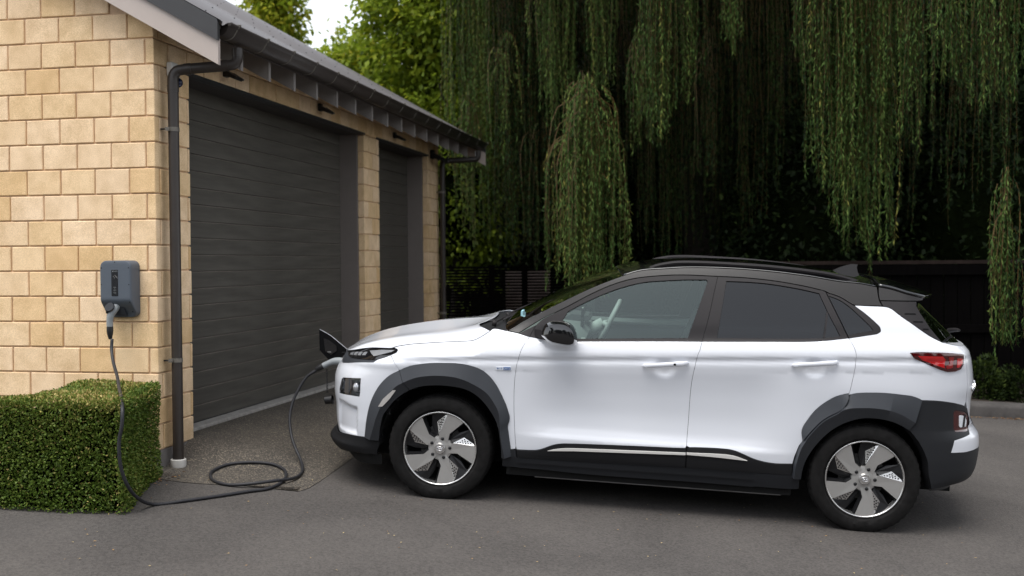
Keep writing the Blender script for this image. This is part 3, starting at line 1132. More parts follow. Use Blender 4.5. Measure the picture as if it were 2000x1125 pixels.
# --- broadleaf trees
def tree(name, label, c, rad, clusters, per, leaf, m, base, trunk_r, group, tone=(.5, .2), core=0.0, shell=.45, csz=.26):
    bx, by = base
    z0 = float(gz(bx, min(by, 14)))
    t = empty(name, (bx, by, z0))
    tag(t, label, 'tree', group)
    inv = Matrix.Translation(-t.location)
    c = np.array(c, float)
    rad = np.array(rad, float)
    parts = [tube_np(catmull([(bx, by, z0 - .2), (bx + .05, by, (z0 + c[2]) * .5), tuple(c + np.array((0, 0, rad[2] * .55)))], .3), .05, 9)]
    pp = catmull([(bx, by, z0 - .2), (bx + .05, by, (z0 + c[2]) * .5), tuple(c + np.array((0, 0, rad[2] * .55)))], .3)
    parts = [tube_np(pp, np.linspace(trunk_r, trunk_r * .3, len(pp)), 9)]
    d = unit(clusters)
    rr = shell + (1 - shell) * rng.random(clusters) ** .6
    # lumpy outline
    lob = 1 + .16 * np.sin(d[:, 0] * 5 + c[0]) * np.sin(d[:, 2] * 6 + c[1]) + .10 * np.sin(d[:, 1] * 9)
    cc = c + d * rad * (rr * lob)[:, None]
    for i in range(0, clusters, max(1, clusters // 26)):
        q = cc[i]
        z = min(q[2], max(z0 + 1, q[2] - .5 * rad[2]))
        parts.append(tube_np(catmull([(c[0] + .02, c[1], z), tuple((q + np.array((c[0], c[1], z))) / 2 + np.array((0, 0, .05))), tuple(q)], .25), np.linspace(trunk_r * .28, .008, len(catmull([(c[0] + .02, c[1], z), tuple((q + np.array((c[0], c[1], z))) / 2 + np.array((0, 0, .05))), tuple(q)], .25))), 6))
    V, F = merge(parts)
    o = from_np('trunk', V, F, M['bark'], t, smooth=True)
    o.matrix_parent_inverse = inv
    n = clusters * per
    q = np.repeat(cc, per, axis=0) + rng.normal(size=(n, 3)) * np.array((csz, csz, csz * .55)) * .6
    out = q - c
    out /= np.linalg.norm(out, axis=1)[:, None]
    ax = out * .5 + unit(n) * .8 + np.array((0, 0, -.55))
    ln = leaf * (.7 + .6 * rng.random(n))
    V, F = leaf_geo(q, ax, unit(n) * .7 + np.array((0, 0, 1.0)), ln, ln * .62, .12)
    ct = np.repeat(rng.normal(size=clusters) * .12, per)
    tn = np.clip(tone[0] + ct + tone[1] * rng.normal(size=n), 0, 1)
    o = foliage('crown', V, F, tn, m, t)
    o.matrix_parent_inverse = inv
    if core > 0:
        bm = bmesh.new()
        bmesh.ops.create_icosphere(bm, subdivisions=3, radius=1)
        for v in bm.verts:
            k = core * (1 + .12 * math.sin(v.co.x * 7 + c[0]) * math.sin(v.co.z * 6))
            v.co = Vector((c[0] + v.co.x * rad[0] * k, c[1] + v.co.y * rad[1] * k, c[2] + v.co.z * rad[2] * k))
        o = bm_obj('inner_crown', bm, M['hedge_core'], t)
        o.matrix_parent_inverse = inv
    return t
tg = 'trees behind the garage'
tree('broadleaf_tree', 'yellow green tree at the top left edge of the sky gap', (-4.70, 22.1, 6.7), (.60, .7, 1.75), 210, 28, .13, M['maple'], (-4.8, 22.1), .12, tg, (.60, .18), shell=.1)
tree('broadleaf_tree', 'low rounded yellow green tree between the sky gap and the roof', (-2.72, 19.6, 4.42), (1.02, .9, 1.30), 460, 36, .115, M['maple'], (-2.7, 19.6), .12, tg, (.46, .18), shell=.15)
tree('broadleaf_tree', 'tall bright green tree beside the sky gap, left of the willow', (-1.15, 18.0, 5.4), (1.2, 1.0, 1.9), 600, 34, .12, M['maple'], (-1.2, 18.0), .15, tg, (.36, .17), shell=.12, core=.5)
tree('broadleaf_tree', 'dark green tree low behind the far end of the garage', (-.9, 17.3, 2.7), (.95, .8, 1.75), 300, 26, .09, M['maple'], (-.9, 17.4), .12, tg, (.16, .13), shell=.2, core=.62)
# a dense belt of dark trees closes the view behind the willow
dg = 'dark trees behind the fence'
DT = [(-2.9, 24.5, 2.2, 1.9, 2.4), (-.2, 21.5, 3.8, 2.3, 4.4), (3.2, 21.8, 4.3, 2.5, 4.8), (6.6, 20.5, 4.3, 2.6, 4.8), (9.6, 18.5, 4.2, 2.6, 4.7), (12.2, 15.5, 4.0, 2.4, 4.6), (5.0, 17.9, 2.6, 1.9, 2.9), (8.0, 15.6, 2.7, 1.8, 3.0), (1.9, 19.4, 2.5, 1.7, 2.8), (6.3, 14.6, 1.6, 1.3, 2.0), (4.2, 15.2, 1.6, 1.2, 2.0), (1.6, 24.0, 5.6, 2.6, 5.0)]
DL = ['low dark tree far behind the garage roof', 'dark evergreen left of the willow trunk', 'dark evergreen directly behind the willow', 'dark evergreen right of the willow trunk', 'dark evergreen towards the right edge behind the fence', 'dark evergreen beyond the right edge of the fence', 'low dark bush tree behind the rear of the car', 'low dark bush tree behind the right end of the fence', 'low dark bush tree behind the slatted fence', 'round dark bush behind the fence at the right edge', 'round dark bush behind the fence above the car boot', 'tall dark evergreen far behind the bell shaped willow branch']
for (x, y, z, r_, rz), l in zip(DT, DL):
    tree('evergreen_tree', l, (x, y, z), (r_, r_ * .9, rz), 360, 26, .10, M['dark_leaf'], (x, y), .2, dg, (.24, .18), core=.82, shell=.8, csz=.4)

# --- unseen trees added on the viewer's side to shape reflections and low skylight
for i, (x, y, r_, h) in enumerate(((-16, -10, 3.0, 3.4), (-10.5, -13, 3.2, 3.8), (-5, -15, 3.1, 3.2), (.5, -16, 3.3, 3.9), (6, -15, 3.0, 3.3), (11.5, -13, 3.2, 3.7), (17, -9, 3.0, 3.5))):
    tree('reflection_tree', 'green tree of the garden on the viewer\'s side, mirrored in the car', (x, y, h * .8), (r_, 2.2, h), 170, 16, .30, M['dark_leaf'], (x, y), .2, 'garden trees on the viewer\'s side', (.8, .2), core=.8, shell=.75, csz=.6)

# --- dark paling fence on the right, board by board
fy = 12.32
ft = empty('paling_fence', (5.2, fy, float(gz(5.2, fy))))
tag(ft, 'black stained paling fence with a timber cap behind the car', 'fence')
finv = Matrix.Translation(-ft.location)
bme = []
for v in range(4):
    bm = bmesh.new()
    add_box(bm, (0, 0, 0), (.142, .02, 1.50 + random.uniform(-.006, .006)), .003)
    me = bpy.data.meshes.new('board')
    bm.to_mesh(me)
    bm.free()
    setmat(me, M['fence'])
    bme.append(me)
for i in range(46):
    x = 2.9 + .15 * i
    o = link('board', random.choice(bme), ft)
    o.location = Vector((x, fy + random.uniform(-.003, .003), -.01)) - ft.location
    z = float(gz(x, fy))
def slope_box(name, x0, x1, y0, y1, z0, z1, m):
    bm = bmesh.new()
    g0, g1 = 0.0, 0.0
    vs = [bm.verts.new(p) for p in ((x0, y0, g0 + z0), (x1, y0, g1 + z0), (x1, y1, g1 + z0), (x0, y1, g0 + z0), (x0, y0, g0 + z1), (x1, y0, g1 + z1), (x1, y1, g1 + z1), (x0, y1, g0 + z1))]
    for q in ((0, 3, 2, 1), (4, 5, 6, 7), (0, 1, 5, 4), (1, 2, 6, 5), (2, 3, 7, 6), (3, 0, 4, 7)):
        bm.faces.new([vs[i] for i in q])
    o = bm_obj(name, bm, m, ft)
    o.matrix_parent_inverse = finv
    return o
for a, b_ in ((2.85, 5.47), (5.48, 9.8)):
    slope_box('cap', a, b_, fy - .05, fy + .05, 1.512, 1.552, M['fence_cap'])
    slope_box('top_rail', a, b_, fy - .045, fy - .004, 1.39, 1.508, M['fence'])
    slope_box('middle_rail', a, b_, fy - .045, fy - .004, .74, .83, M['fence'])

# --- slatted screen beyond the garage, pale panel added behind its gaps for the glints
st = empty('slatted_fence', (-.2, 16.4, float(gz(-.2, 14))))
tag(st, 'dark slatted screen fence beyond the far end of the garage', 'fence')
sinv = Matrix.Translation(-st.location)
bm = bmesh.new()
z0 = float(gz(-.2, 14))
z = z0 + .05
while z < 1.50:
    add_box(bm, (-2.6, 16.4, z), (2.2, 16.418, z + .030))
    z += .0445
o = bm_obj('slats', bm, M['fence'], st)
o.matrix_parent_inverse = sinv
o['kind'] = 'stuff'
for x in (-2.55, -1.45, -.35, .145, 1.2, 2.15):
    o = box('post', (x, 16.419, z0 - .2), (x + .09, 16.51, 1.53), M['fence'], st)
    o.matrix_parent_inverse = sinv
M['pale_backing'] = mat('pale_backing', (.34, .27, .25), .8, var=.3, vscale=3)
nw = box('gap_backing', (-.10, 17.2, -.2), (.60, 17.35, 1.42), M['pale_backing'], None)  # added pale surface standing in for the brightness between the slats
tag(nw, 'pale panel added behind the slatted fence to brighten its gaps', 'wall')

# --- kerb, planting bed, ground-cover shrubs at its edge
V, F = [], []
xs_ = np.linspace(-1.2, 9.5, 40)
prof = [(11.10, -.02), (11.10, .095), (11.115, .118), (11.14, .125), (11.33, .125), (11.33, -.02)]
for x in xs_:
    for (y, h) in prof:
        V.append((x, y + .07 * (5 - x) * .3 * 0, float(gz(x, y)) + h))
k = len(prof)
for i in range(len(xs_) - 1):
    for j in range(k - 1):
        a = i * k + j
        F.append((a, a + k, a + k + 1, a + 1))
M['kerb'] = mat('kerb_concrete', (.066, .060, .056), .9, var=.3, vscale=9, bump=.3, bscale=60, dist=.004)
kerb = from_np('kerb', V, F, M['kerb'])
sharp_by_angle(kerb.data, 40)
tag(kerb, 'pale concrete kerb along the planting bed', 'kerb', kind='structure')
V, F = [], []
for x in xs_:
    for y in (11.32, 11.7, 12.2, 13.2, 17.0):
        V.append((x, y, float(gz(x, min(y, 14))) + .11 + .02 * math.sin(x * 5 + y * 3)))
for i in range(len(xs_) - 1):
    for j in range(4):
        a = i * 5 + j
        F.append((a, a + 5, a + 6, a + 1))
bed = from_np('planting_bed', V, F, M['soil'], smooth=True)
tag(bed, 'dark soil planting bed behind the kerb', 'soil', kind='structure')

def shrub(x, y, rx, rz, n, lab, tone):
    z0 = float(gz(x, y)) + .10
    t = empty('shrub', (x, y, z0))
    tag(t, lab, 'shrub', 'low shrubs along the kerb')
    d = unit(n)
    d[:, 2] = np.abs(d[:, 2])
    p = d * np.array((rx, .28, rz)) * (.55 + .45 * rng.random(n) ** .5)[:, None] * (1 + .15 * np.sin(d[:, 0] * 9 + x))[:, None]
    ln = .03 + .03 * rng.random(n)
    V, F = leaf_geo(p, d + unit(n) * .7 + np.array((0, 0, .2)), unit(n), ln, ln * .55)
    foliage('leaves', V, F, np.clip(tone + .18 * rng.normal(size=n), 0, 1), M['dark_leaf'], t)
    V, F = merge([tube_np([(0, 0, -.05), (random.uniform(-.5, .5) * rx, random.uniform(-.1, .1), rz * random.uniform(.4, .9))], [.012, .004], 5) for _ in range(9)])
    from_np('stems', V, F, M['bark'], t)
SH = [(4.35, 11.75, .42, .34, 'low dark shrub by the kerb just behind the car bumper', .5), (4.95, 11.72, .38, .42, 'leafy dark shrub by the kerb under the low willow branch', .62), (5.5, 11.7, .40, .36, 'dark shrub by the kerb at the right edge of the picture', .5), (6.2, 11.75, .42, .36, 'dark shrub by the kerb beyond the right edge', .5), (3.6, 11.8, .42, .3, 'dark shrub by the kerb hidden behind the car boot', .5)]
for x, y, rx, rz, l, tn in SH:
    shrub(x, y, rx, rz, 2600, l, tn)

# --- leaf litter and grit
M['litter'] = leaf_mat('dry_leaf', [(.10, .045, .02), (.20, .10, .04), (.34, .20, .08), (.45, .35, .18)], .05, .8)
def litter(name, label, pts, size, tone):
    p = np.array(pts, float)
    n = len(p)
    g = gz(p[:, 0], p[:, 1]) + (p[:, 2] if p.shape[1] > 2 else 0)
    q = np.stack([p[:, 0], p[:, 1], g + .006], 1)
    a = rng.random(n) * 6.283
    ax = np.stack([np.cos(a), np.sin(a), .05 * rng.normal(size=n)], 1)
    ln = size * (.6 + .8 * rng.random(n))
    V, F = leaf_geo(q, ax, np.tile((0, 0, 1.), (n, 1)) + .2 * unit(n), ln, ln * .5, .15)
    o = foliage(name, V, F, np.clip(tone + .25 * rng.normal(size=n), 0, 1), M['litter'])
    tag(o, label, 'leaf litter', kind='stuff')
n = 420
litter('kerb_leaf_litter', 'reddish dry leaves lying along the foot of the kerb', np.stack([rng.uniform(3.2, 7, n), 11.06 - np.abs(rng.normal(size=n)) * .035], 1), .035, .3)
n = 260
pts = np.stack([rng.uniform(-2.4, 4.4, n), rng.uniform(4.9, 7.4, n)], 1)
litter('drive_leaf_litter', 'small pale leaf flecks scattered over the asphalt', pts, .014, .8)
n = 40
pts = np.stack([-2.27 + rng.normal(size=n) * .05, 7.06 + rng.normal(size=n) * .07], 1)
litter('corner_leaf_litter', 'orange dry leaves gathered at the foot of the downpipe', pts, .022, .3)
# ================================================================== CAR (local axes: x to the rear, y away from the viewer, z up; origin on the ground under the front axle)
CV = {
 'bump_top': [(-0.733, 0.778), (-0.57, 0.817), (-0.454, 0.833), (-0.429, 0.851), (-0.382, 0.868), (-0.344, 0.885)],
 'head_out': [(-0.696, 0.839), (-0.696, 0.848), (-0.651, 0.867), (-0.524, 0.899), (-0.402, 0.914), (-0.314, 0.922), (-0.308, 0.916), (-0.314, 0.904), (-0.345, 0.886), (-0.382, 0.868), (-0.429, 0.852), (-0.465, 0.847), (-0.527, 0.843), (-0.596, 0.836), (-0.646, 0.832), (-0.673, 0.836)],
 'lamp_divide': [(-0.522, 0.887), (-0.466, 0.848), (-0.383, 0.871), (-0.345, 0.889), (-0.312, 0.918), (-0.522, 0.897)],
 'hood_shut': [(-0.348, 0.92), (-0.326, 0.932), (-0.238, 0.954), (-0.106, 0.972), (0.024, 0.987), (0.129, 0.997), (0.174, 1.005), (0.217, 1.028), (0.269, 1.065)],
 'bump_arch': [(-0.496, 0.345), (-0.492, 0.393), (-0.487, 0.446), (-0.478, 0.505), (-0.466, 0.559), (-0.44, 0.628), (-0.399, 0.699), (-0.345, 0.757), (-0.275, 0.799)],
 'bump_fender': [(-0.344, 0.885), (-0.275, 0.799), (-0.238, 0.745), (-0.201, 0.684)],
 'white_bottom': [(-0.734, 0.312), (-0.634, 0.335), (-0.563, 0.34), (-0.496, 0.345), (-0.391, 0.346)],
 'fog': [(-0.701, 0.692), (-0.686, 0.699), (-0.612, 0.711), (-0.541, 0.72), (-0.542, 0.682), (-0.542, 0.628), (-0.547, 0.602), (-0.608, 0.599), (-0.723, 0.588), (-0.722, 0.619), (-0.709, 0.663)],
 'notch': [(-0.723, 0.556), (-0.623, 0.551), (-0.565, 0.542), (-0.546, 0.528), (-0.543, 0.483), (-0.547, 0.404), (-0.562, 0.377), (-0.597, 0.363), (-0.71, 0.341)],
 'lip_top': [(-0.895, 0.212), (-0.718, 0.311), (-0.634, 0.334), (-0.496, 0.343), (-0.391, 0.344)],
 'lip_bot': [(-0.903, 0.126), (-0.661, 0.224), (-0.504, 0.237), (-0.386, 0.242)],
 'archF_out': [(-0.275, 0.799), (-0.213, 0.829), (-0.148, 0.846), (-0.083, 0.857), (0.014, 0.864), (0.098, 0.866), (0.176, 0.857), (0.242, 0.835), (0.294, 0.799), (0.341, 0.743), (0.375, 0.686), (0.407, 0.623), (0.421, 0.585), (0.431, 0.554), (0.432, 0.528), (0.423, 0.496), (0.43, 0.447), (0.441, 0.383), (0.447, 0.344)],
 'archF_crease': [(-0.404, 0.485), (-0.369, 0.582), (-0.323, 0.659), (-0.277, 0.709), (-0.225, 0.742), (-0.173, 0.764), (-0.081, 0.785), (0.016, 0.791), (0.114, 0.781), (0.205, 0.747), (0.284, 0.7), (0.331, 0.644), (0.366, 0.582), (0.377, 0.506)],
 'archF_in': [(-0.386, 0.242), (-0.386, 0.291), (-0.382, 0.374), (-0.376, 0.44), (-0.359, 0.518), (-0.34, 0.546), (-0.302, 0.601), (-0.25, 0.651), (-0.201, 0.684), (-0.146, 0.708), (-0.048, 0.726), (0.05, 0.727), (0.148, 0.714), (0.213, 0.685), (0.274, 0.634), (0.315, 0.578), (0.336, 0.554), (0.365, 0.492), (0.384, 0.399), (0.392, 0.346), (0.397, 0.23)],
 'marker': [(-0.304, 0.677), (-0.285, 0.677), (-0.322, 0.619), (-0.365, 0.567), (-0.392, 0.564), (-0.363, 0.616)],
 'fend_door': [(0.567, 1.133), (0.529, 1.054), (0.49, 0.984), (0.468, 0.904), (0.464, 0.891), (0.457, 0.829), (0.453, 0.757), (0.456, 0.627), (0.465, 0.499), (0.475, 0.405), (0.483, 0.333), (0.487, 0.296)],
 'cowl_edge': [(0.272, 1.091), (0.316, 1.083), (0.373, 1.078), (0.452, 1.07), (0.529, 1.054), (0.568, 1.05), (0.678, 1.036), (0.83, 1.045)],
 'belt': [(0.83, 1.045), (1.368, 1.078), (1.59, 1.09), (1.981, 1.113), (2.222, 1.128), (2.318, 1.139), (2.45, 1.161), (2.617, 1.195)],
 'qtrim': [(2.323, 1.424), (2.404, 1.401), (2.464, 1.368), (2.494, 1.352), (2.547, 1.316), (2.606, 1.268), (2.638, 1.235), (2.641, 1.211), (2.617, 1.195), (2.456, 1.161)],
 'cpillar_top': [(2.494, 1.356), (2.584, 1.357), (2.674, 1.357), (2.703, 1.349), (2.761, 1.307), (2.82, 1.269), (2.879, 1.23), (2.94, 1.194), (3.004, 1.166), (3.077, 1.151), (3.148, 1.139)],
 'rdoor_q': [(2.456, 1.161), (2.485, 1.112), (2.498, 1.071), (2.499, 1.047), (2.497, 0.991), (2.486, 0.909), (2.474, 0.839), (2.467, 0.813), (2.455, 0.774), (2.434, 0.742), (2.411, 0.724), (2.37, 0.7), (2.33, 0.672), (2.285, 0.625), (2.245, 0.572), (2.223, 0.539), (2.223, 0.539), (2.201, 0.494), (2.179, 0.427), (2.17, 0.378), (2.169, 0.352)],
 'rclad_door': [(2.221, 0.526), (2.212, 0.576), (2.216, 0.607), (2.24, 0.653), (2.284, 0.719), (2.341, 0.773), (2.398, 0.811), (2.468, 0.835)],
 'rclad_q': [(2.475, 0.826), (2.516, 0.838), (2.599, 0.847), (2.688, 0.85), (2.778, 0.846), (2.838, 0.841), (2.875, 0.83), (2.897, 0.82)],
 'rbump_clad': [(2.897, 0.82), (2.993, 0.819), (3.095, 0.806), (3.158, 0.79), (3.196, 0.766), (3.219, 0.711), (3.224, 0.603), (3.109, 0.581), (3.104, 0.548), (3.093, 0.508)],
 'rcrease': [(2.434, 0.735), (2.469, 0.75), (2.546, 0.76), (2.618, 0.763), (2.696, 0.756), (2.775, 0.734), (2.837, 0.7), (2.881, 0.672), (2.921, 0.63), (2.948, 0.582)],
 'rbump_line': [(2.897, 0.82), (2.864, 0.745), (2.828, 0.662)],
 'archR_in': [(2.22, 0.233), (2.223, 0.327), (2.233, 0.431), (2.241, 0.406), (2.274, 0.481), (2.32, 0.546), (2.376, 0.606), (2.446, 0.655), (2.527, 0.688), (2.587, 0.699), (2.658, 0.698), (2.731, 0.684), (2.792, 0.66), (2.843, 0.626), (2.888, 0.573), (2.921, 0.519), (2.948, 0.455), (2.958, 0.381), (2.983, 0.293)],
 'rbump_bot': [(2.983, 0.293), (3.068, 0.301), (3.137, 0.312), (3.216, 0.324), (3.283, 0.339)],
 'tail': [(2.808, 1.099), (2.846, 1.105), (3.0, 1.108), (3.068, 1.105), (3.147, 1.096), (3.147, 1.035), (3.128, 1.009), (3.095, 0.998), (3.04, 0.996), (3.006, 1.004), (2.941, 1.027), (2.879, 1.052), (2.835, 1.068)],
 'tail_in': [(2.852, 1.084), (3.0, 1.087), (3.028, 1.06), (3.018, 1.017), (2.94, 1.039), (2.878, 1.064)],
 'refl': [(3.093, 0.753), (3.107, 0.762), (3.145, 0.756), (3.2, 0.733), (3.229, 0.683), (3.225, 0.624), (3.154, 0.624), (3.117, 0.628), (3.106, 0.643)],
 'wcorner': [(3.109, 0.581), (3.224, 0.603), (3.264, 0.513), (3.186, 0.506), (3.093, 0.508)],
 'door_door': [(1.671, 1.484), (1.654, 1.402), (1.622, 1.235), (1.587, 1.09), (1.574, 1.032), (1.568, 1.02), (1.549, 0.918), (1.539, 0.841), (1.535, 0.751), (1.534, 0.61), (1.531, 0.491), (1.53, 0.43), (1.532, 0.309)],
 'low': [(0.447, 0.344), (0.611, 0.353), (0.649, 0.365), (0.712, 0.393), (0.762, 0.405), (0.813, 0.409), (0.965, 0.415), (1.216, 0.423), (1.525, 0.434), (1.528, 0.436), (1.75, 0.445), (1.812, 0.44), (1.874, 0.42), (1.937, 0.396), (1.999, 0.382), (2.061, 0.376), (2.17, 0.38)],
 'chrome1': [(0.681, 0.358), (0.725, 0.371), (0.801, 0.382), (0.966, 0.389), (1.526, 0.407), (1.528, 0.383), (1.093, 0.369), (0.84, 0.361)],
 'chrome2': [(1.532, 0.408), (1.776, 0.413), (1.826, 0.407), (1.863, 0.397), (1.898, 0.385), (1.779, 0.376), (1.668, 0.376), (1.63, 0.386), (1.533, 0.392)],
 'door_bot': [(0.487, 0.296), (0.97, 0.299), (1.532, 0.309), (2.152, 0.308), (2.17, 0.309)],
 'sill_bot': [(0.397, 0.23), (0.653, 0.23), (0.973, 0.221), (1.604, 0.223), (2.191, 0.22), (2.221, 0.226)],
 'glassF': [(0.731, 1.171), (0.759, 1.222), (0.851, 1.277), (0.974, 1.34), (1.099, 1.391), (1.225, 1.426), (1.351, 1.442), (1.477, 1.455), (1.609, 1.462), (1.5, 1.107), (0.829, 1.063), (0.746, 1.058)],
 'frameF_out': [(0.459, 1.07), (0.603, 1.167), (0.744, 1.246), (0.91, 1.343), (1.034, 1.403), (1.16, 1.444), (1.349, 1.473), (1.476, 1.482), (1.671, 1.484), (1.853, 1.484), (2.039, 1.473), (2.223, 1.449), (2.32, 1.43), (2.45, 1.17)],
 'glassR': [(1.725, 1.459), (1.977, 1.457), (2.162, 1.437), (2.283, 1.416), (2.331, 1.312), (2.405, 1.173), (1.678, 1.119)],
 'divR': [(2.331, 1.312), (2.312, 1.161)],
 'qglass': [(2.341, 1.404), (2.404, 1.383), (2.464, 1.344), (2.523, 1.293), (2.582, 1.237), (2.596, 1.217), (2.45, 1.182)],
 'roofstrip_top': [(0.38, 1.078), (0.536, 1.177), (0.722, 1.282), (0.907, 1.38), (1.082, 1.456), (1.189, 1.493), (1.348, 1.514), (1.474, 1.527), (1.727, 1.536), (1.977, 1.531), (2.224, 1.514), (2.407, 1.493), (2.528, 1.487), (2.618, 1.474), (2.708, 1.461), (2.796, 1.438), (2.902, 1.417)],
 'strip_low': [(2.326, 1.427), (2.404, 1.401), (2.447, 1.395), (2.633, 1.402), (2.857, 1.402)],
 'strip2': [(2.476, 1.363), (2.632, 1.366), (2.656, 1.361)],
 'spoil_cut': [(2.627, 1.474), (2.631, 1.432), (2.639, 1.39), (2.656, 1.361)],
 'vent': [(2.656, 1.361), (2.857, 1.399), (2.855, 1.372), (2.872, 1.337), (2.931, 1.25), (2.998, 1.169)],
 'slots': [(2.78, 1.323), (2.849, 1.325), (2.829, 1.28), (2.891, 1.281), (2.886, 1.239), (2.924, 1.239)],
 'handleF': [(1.236, 0.927), (1.51, 0.96)],
 'handleR': [(2.125, 0.986), (2.394, 1.019)],
 'badge': [(0.334, 0.861), (0.427, 0.866), (0.428, 0.844), (0.335, 0.838)],
 'mirror': [(0.624, 1.109), (0.643, 1.151), (0.718, 1.167), (0.794, 1.147), (0.824, 1.078), (0.793, 1.034), (0.677, 1.042), (0.563, 1.102), (0.571, 1.057)],
}
CAR_M = Matrix(((0.99150356, 0.11796249, 0.05482273, -0.37654061), (-0.1157732, 0.99240675, -0.041538, 7.76903306), (-0.05930637, 0.03483807, 0.99763173, 0.10790079), (0, 0, 0, 1)))
car = empty('car', mat=CAR_M)
tag(car, 'white compact crossover car with black roof, plugged in and charging', 'car')

M['white'] = mat('white_car_paint', (.665, .68, .722), .38, spec=.15, coat=1.0, coat_rough=.02)
M['roofpaint'] = mat('black_car_paint', (.014, .0125, .012), .38, spec=.3, coat=.2, coat_rough=.2)
M['gloss_black'] = mat('gloss_black', (.006, .006, .007), .08, spec=.5, coat=1.0, coat_rough=.01)
M['trim'] = mat('satin_black_trim', (.018, .016, .017), .48, spec=.24)
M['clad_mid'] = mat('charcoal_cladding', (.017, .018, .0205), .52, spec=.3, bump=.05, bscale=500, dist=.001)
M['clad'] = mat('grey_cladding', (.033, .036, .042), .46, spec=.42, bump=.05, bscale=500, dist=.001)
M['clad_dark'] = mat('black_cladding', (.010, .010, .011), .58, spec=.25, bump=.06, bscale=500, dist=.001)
M['rubber'] = mat('tyre_rubber', (.0085, .008, .0078), .78, spec=.2, var=.5, vscale=25, bump=.4, bscale=45, dist=.002)
M['seal'] = mat('window_seal', (.004, .004, .0045), .7, spec=.12)
M['satin'] = mat('satin_chrome', (.74, .72, .69), .34, metal=.25)
M['chrome'] = mat('chrome', (.78, .78, .80), .07, metal=1.0)
M['alloy'] = mat('alloy_grey', (.44, .43, .415), .36, metal=.6)
M['alloy_bright'] = mat('alloy_machined', (.66, .65, .64), .25, metal=.9)
M['alloy_dark'] = mat('alloy_black', (.012, .012, .013), .34, spec=.35)
M['void'] = mat('underbody_black', (.004, .004, .004), .9)
M['glass'] = glass_mat('clear_tinted_glass', (.74, .84, .80), 2.1, tintg=(.86, 1.0, .97))
M['privacy'] = glass_mat('privacy_glass', (.035, .036, .04), 1.15, tintg=(.95, .97, 1.0))
M['screen'] = glass_mat('windscreen_glass', (.58, .70, .64), 1.5)
M['lens'] = glass_mat('lamp_lens', (.92, .93, .95), 1.6)
M['red_lamp'] = mat('red_lamp', (.22, .004, .006), .12, spec=.6, coat=1.0)
M['red_dark'] = mat('dark_red_lamp', (.055, .002, .003), .10, spec=.6, coat=1.0)
M['red_glow'] = mat('bright_red_lamp', (.42, .008, .010), .14, spec=.6, coat=1.0)
M['interior_mid'] = mat('dashboard_grey', (.17, .175, .175), .6)
M['interior'] = mat('interior_grey', (.045, .045, .047), .7, var=.1)
M['interior_light'] = mat('interior_pale', (.42, .43, .43), .6)
M['blue'] = mat('badge_blue', (.01, .10, .33), .35)
M['badge_white'] = mat('badge_white', (.75, .77, .80), .3)
M['sticker'] = mat('sticker_blue_white', (.35, .62, .68), .5)
M['lens_chip'] = mat('lamp_element', (.40, .41, .43), .18, metal=.5, coat=1)
M['lamp_back'] = mat('lamp_housing', (.27, .275, .28), .25, metal=.4)
M['amber'] = mat('clear_marker', (.42, .40, .38), .2, coat=1)

def pchip(xs, ys):
    xs, ys = np.asarray(xs, float), np.asarray(ys, float)
    h = np.diff(xs)
    d = np.diff(ys) / h
    m = np.zeros(len(xs))
    m[0], m[-1] = d[0], d[-1]
    for i in range(1, len(xs) - 1):
        if d[i - 1] * d[i] > 0:
            w1, w2 = 2 * h[i] + h[i - 1], h[i] + 2 * h[i - 1]
            m[i] = (w1 + w2) / (w1 / d[i - 1] + w2 / d[i])
    def f(q):
        q = np.clip(np.asarray(q, float), xs[0], xs[-1])
        i = np.clip(np.searchsorted(xs, q, side='right') - 1, 0, len(xs) - 2)
        t = (q - xs[i]) / h[i]
        return ((2 * t ** 3 - 3 * t * t + 1) * ys[i] + (t ** 3 - 2 * t * t + t) * h[i] * m[i] + (-2 * t ** 3 + 3 * t * t) * ys[i + 1] + (t ** 3 - t * t) * h[i] * m[i + 1])
    return f
f_xn = pchip([.12, .2, .335, .4, .49, .59, .66, .71, .75, .78, .82, .86, .9, 1.1], [-.70, -.78, -.824, -.836, -.843, -.858, -.859, -.85, -.832, -.812, -.795, -.74, -.64, -.4])
f_xt = pchip([.2, .30, .334, .39, .5, .57, .606, .644, .8, .88, .946, 1.058, 1.107, 1.131, 1.3, 1.55], [3.28, 3.31, 3.357, 3.378, 3.387, 3.381, 3.357, 3.325, 3.325, 3.335, 3.327, 3.304, 3.283, 3.254, 3.12, 2.9])
f_w = pchip([.1, .22, .30, .38, .43, .47, .52, .60, .70, .80, .86, .90, .93, .957, 1.042, 1.048, 1.15, 1.30, 1.45, 1.53, 1.6], [.80, .84, .862, .876, .879, .866, .855, .850, .857, .871, .881, .885, .880, .888, .862, .857, .818, .75, .672, .622, .56])
f_zs = pchip([-.34, -.22, -.1, .03, .14, .18, .224, .275, .6], [.93, .962, .979, .993, 1.003, 1.012, 1.035, 1.072, 1.15])
def sstep(t):
    t = np.clip(t, 0, 1)
    return t * t * (3 - 2 * t)
def zeta(x, z):
    return z - .06 * (np.clip(x, -.3, 3.1) - .83) * sstep((z - .5) / .35)
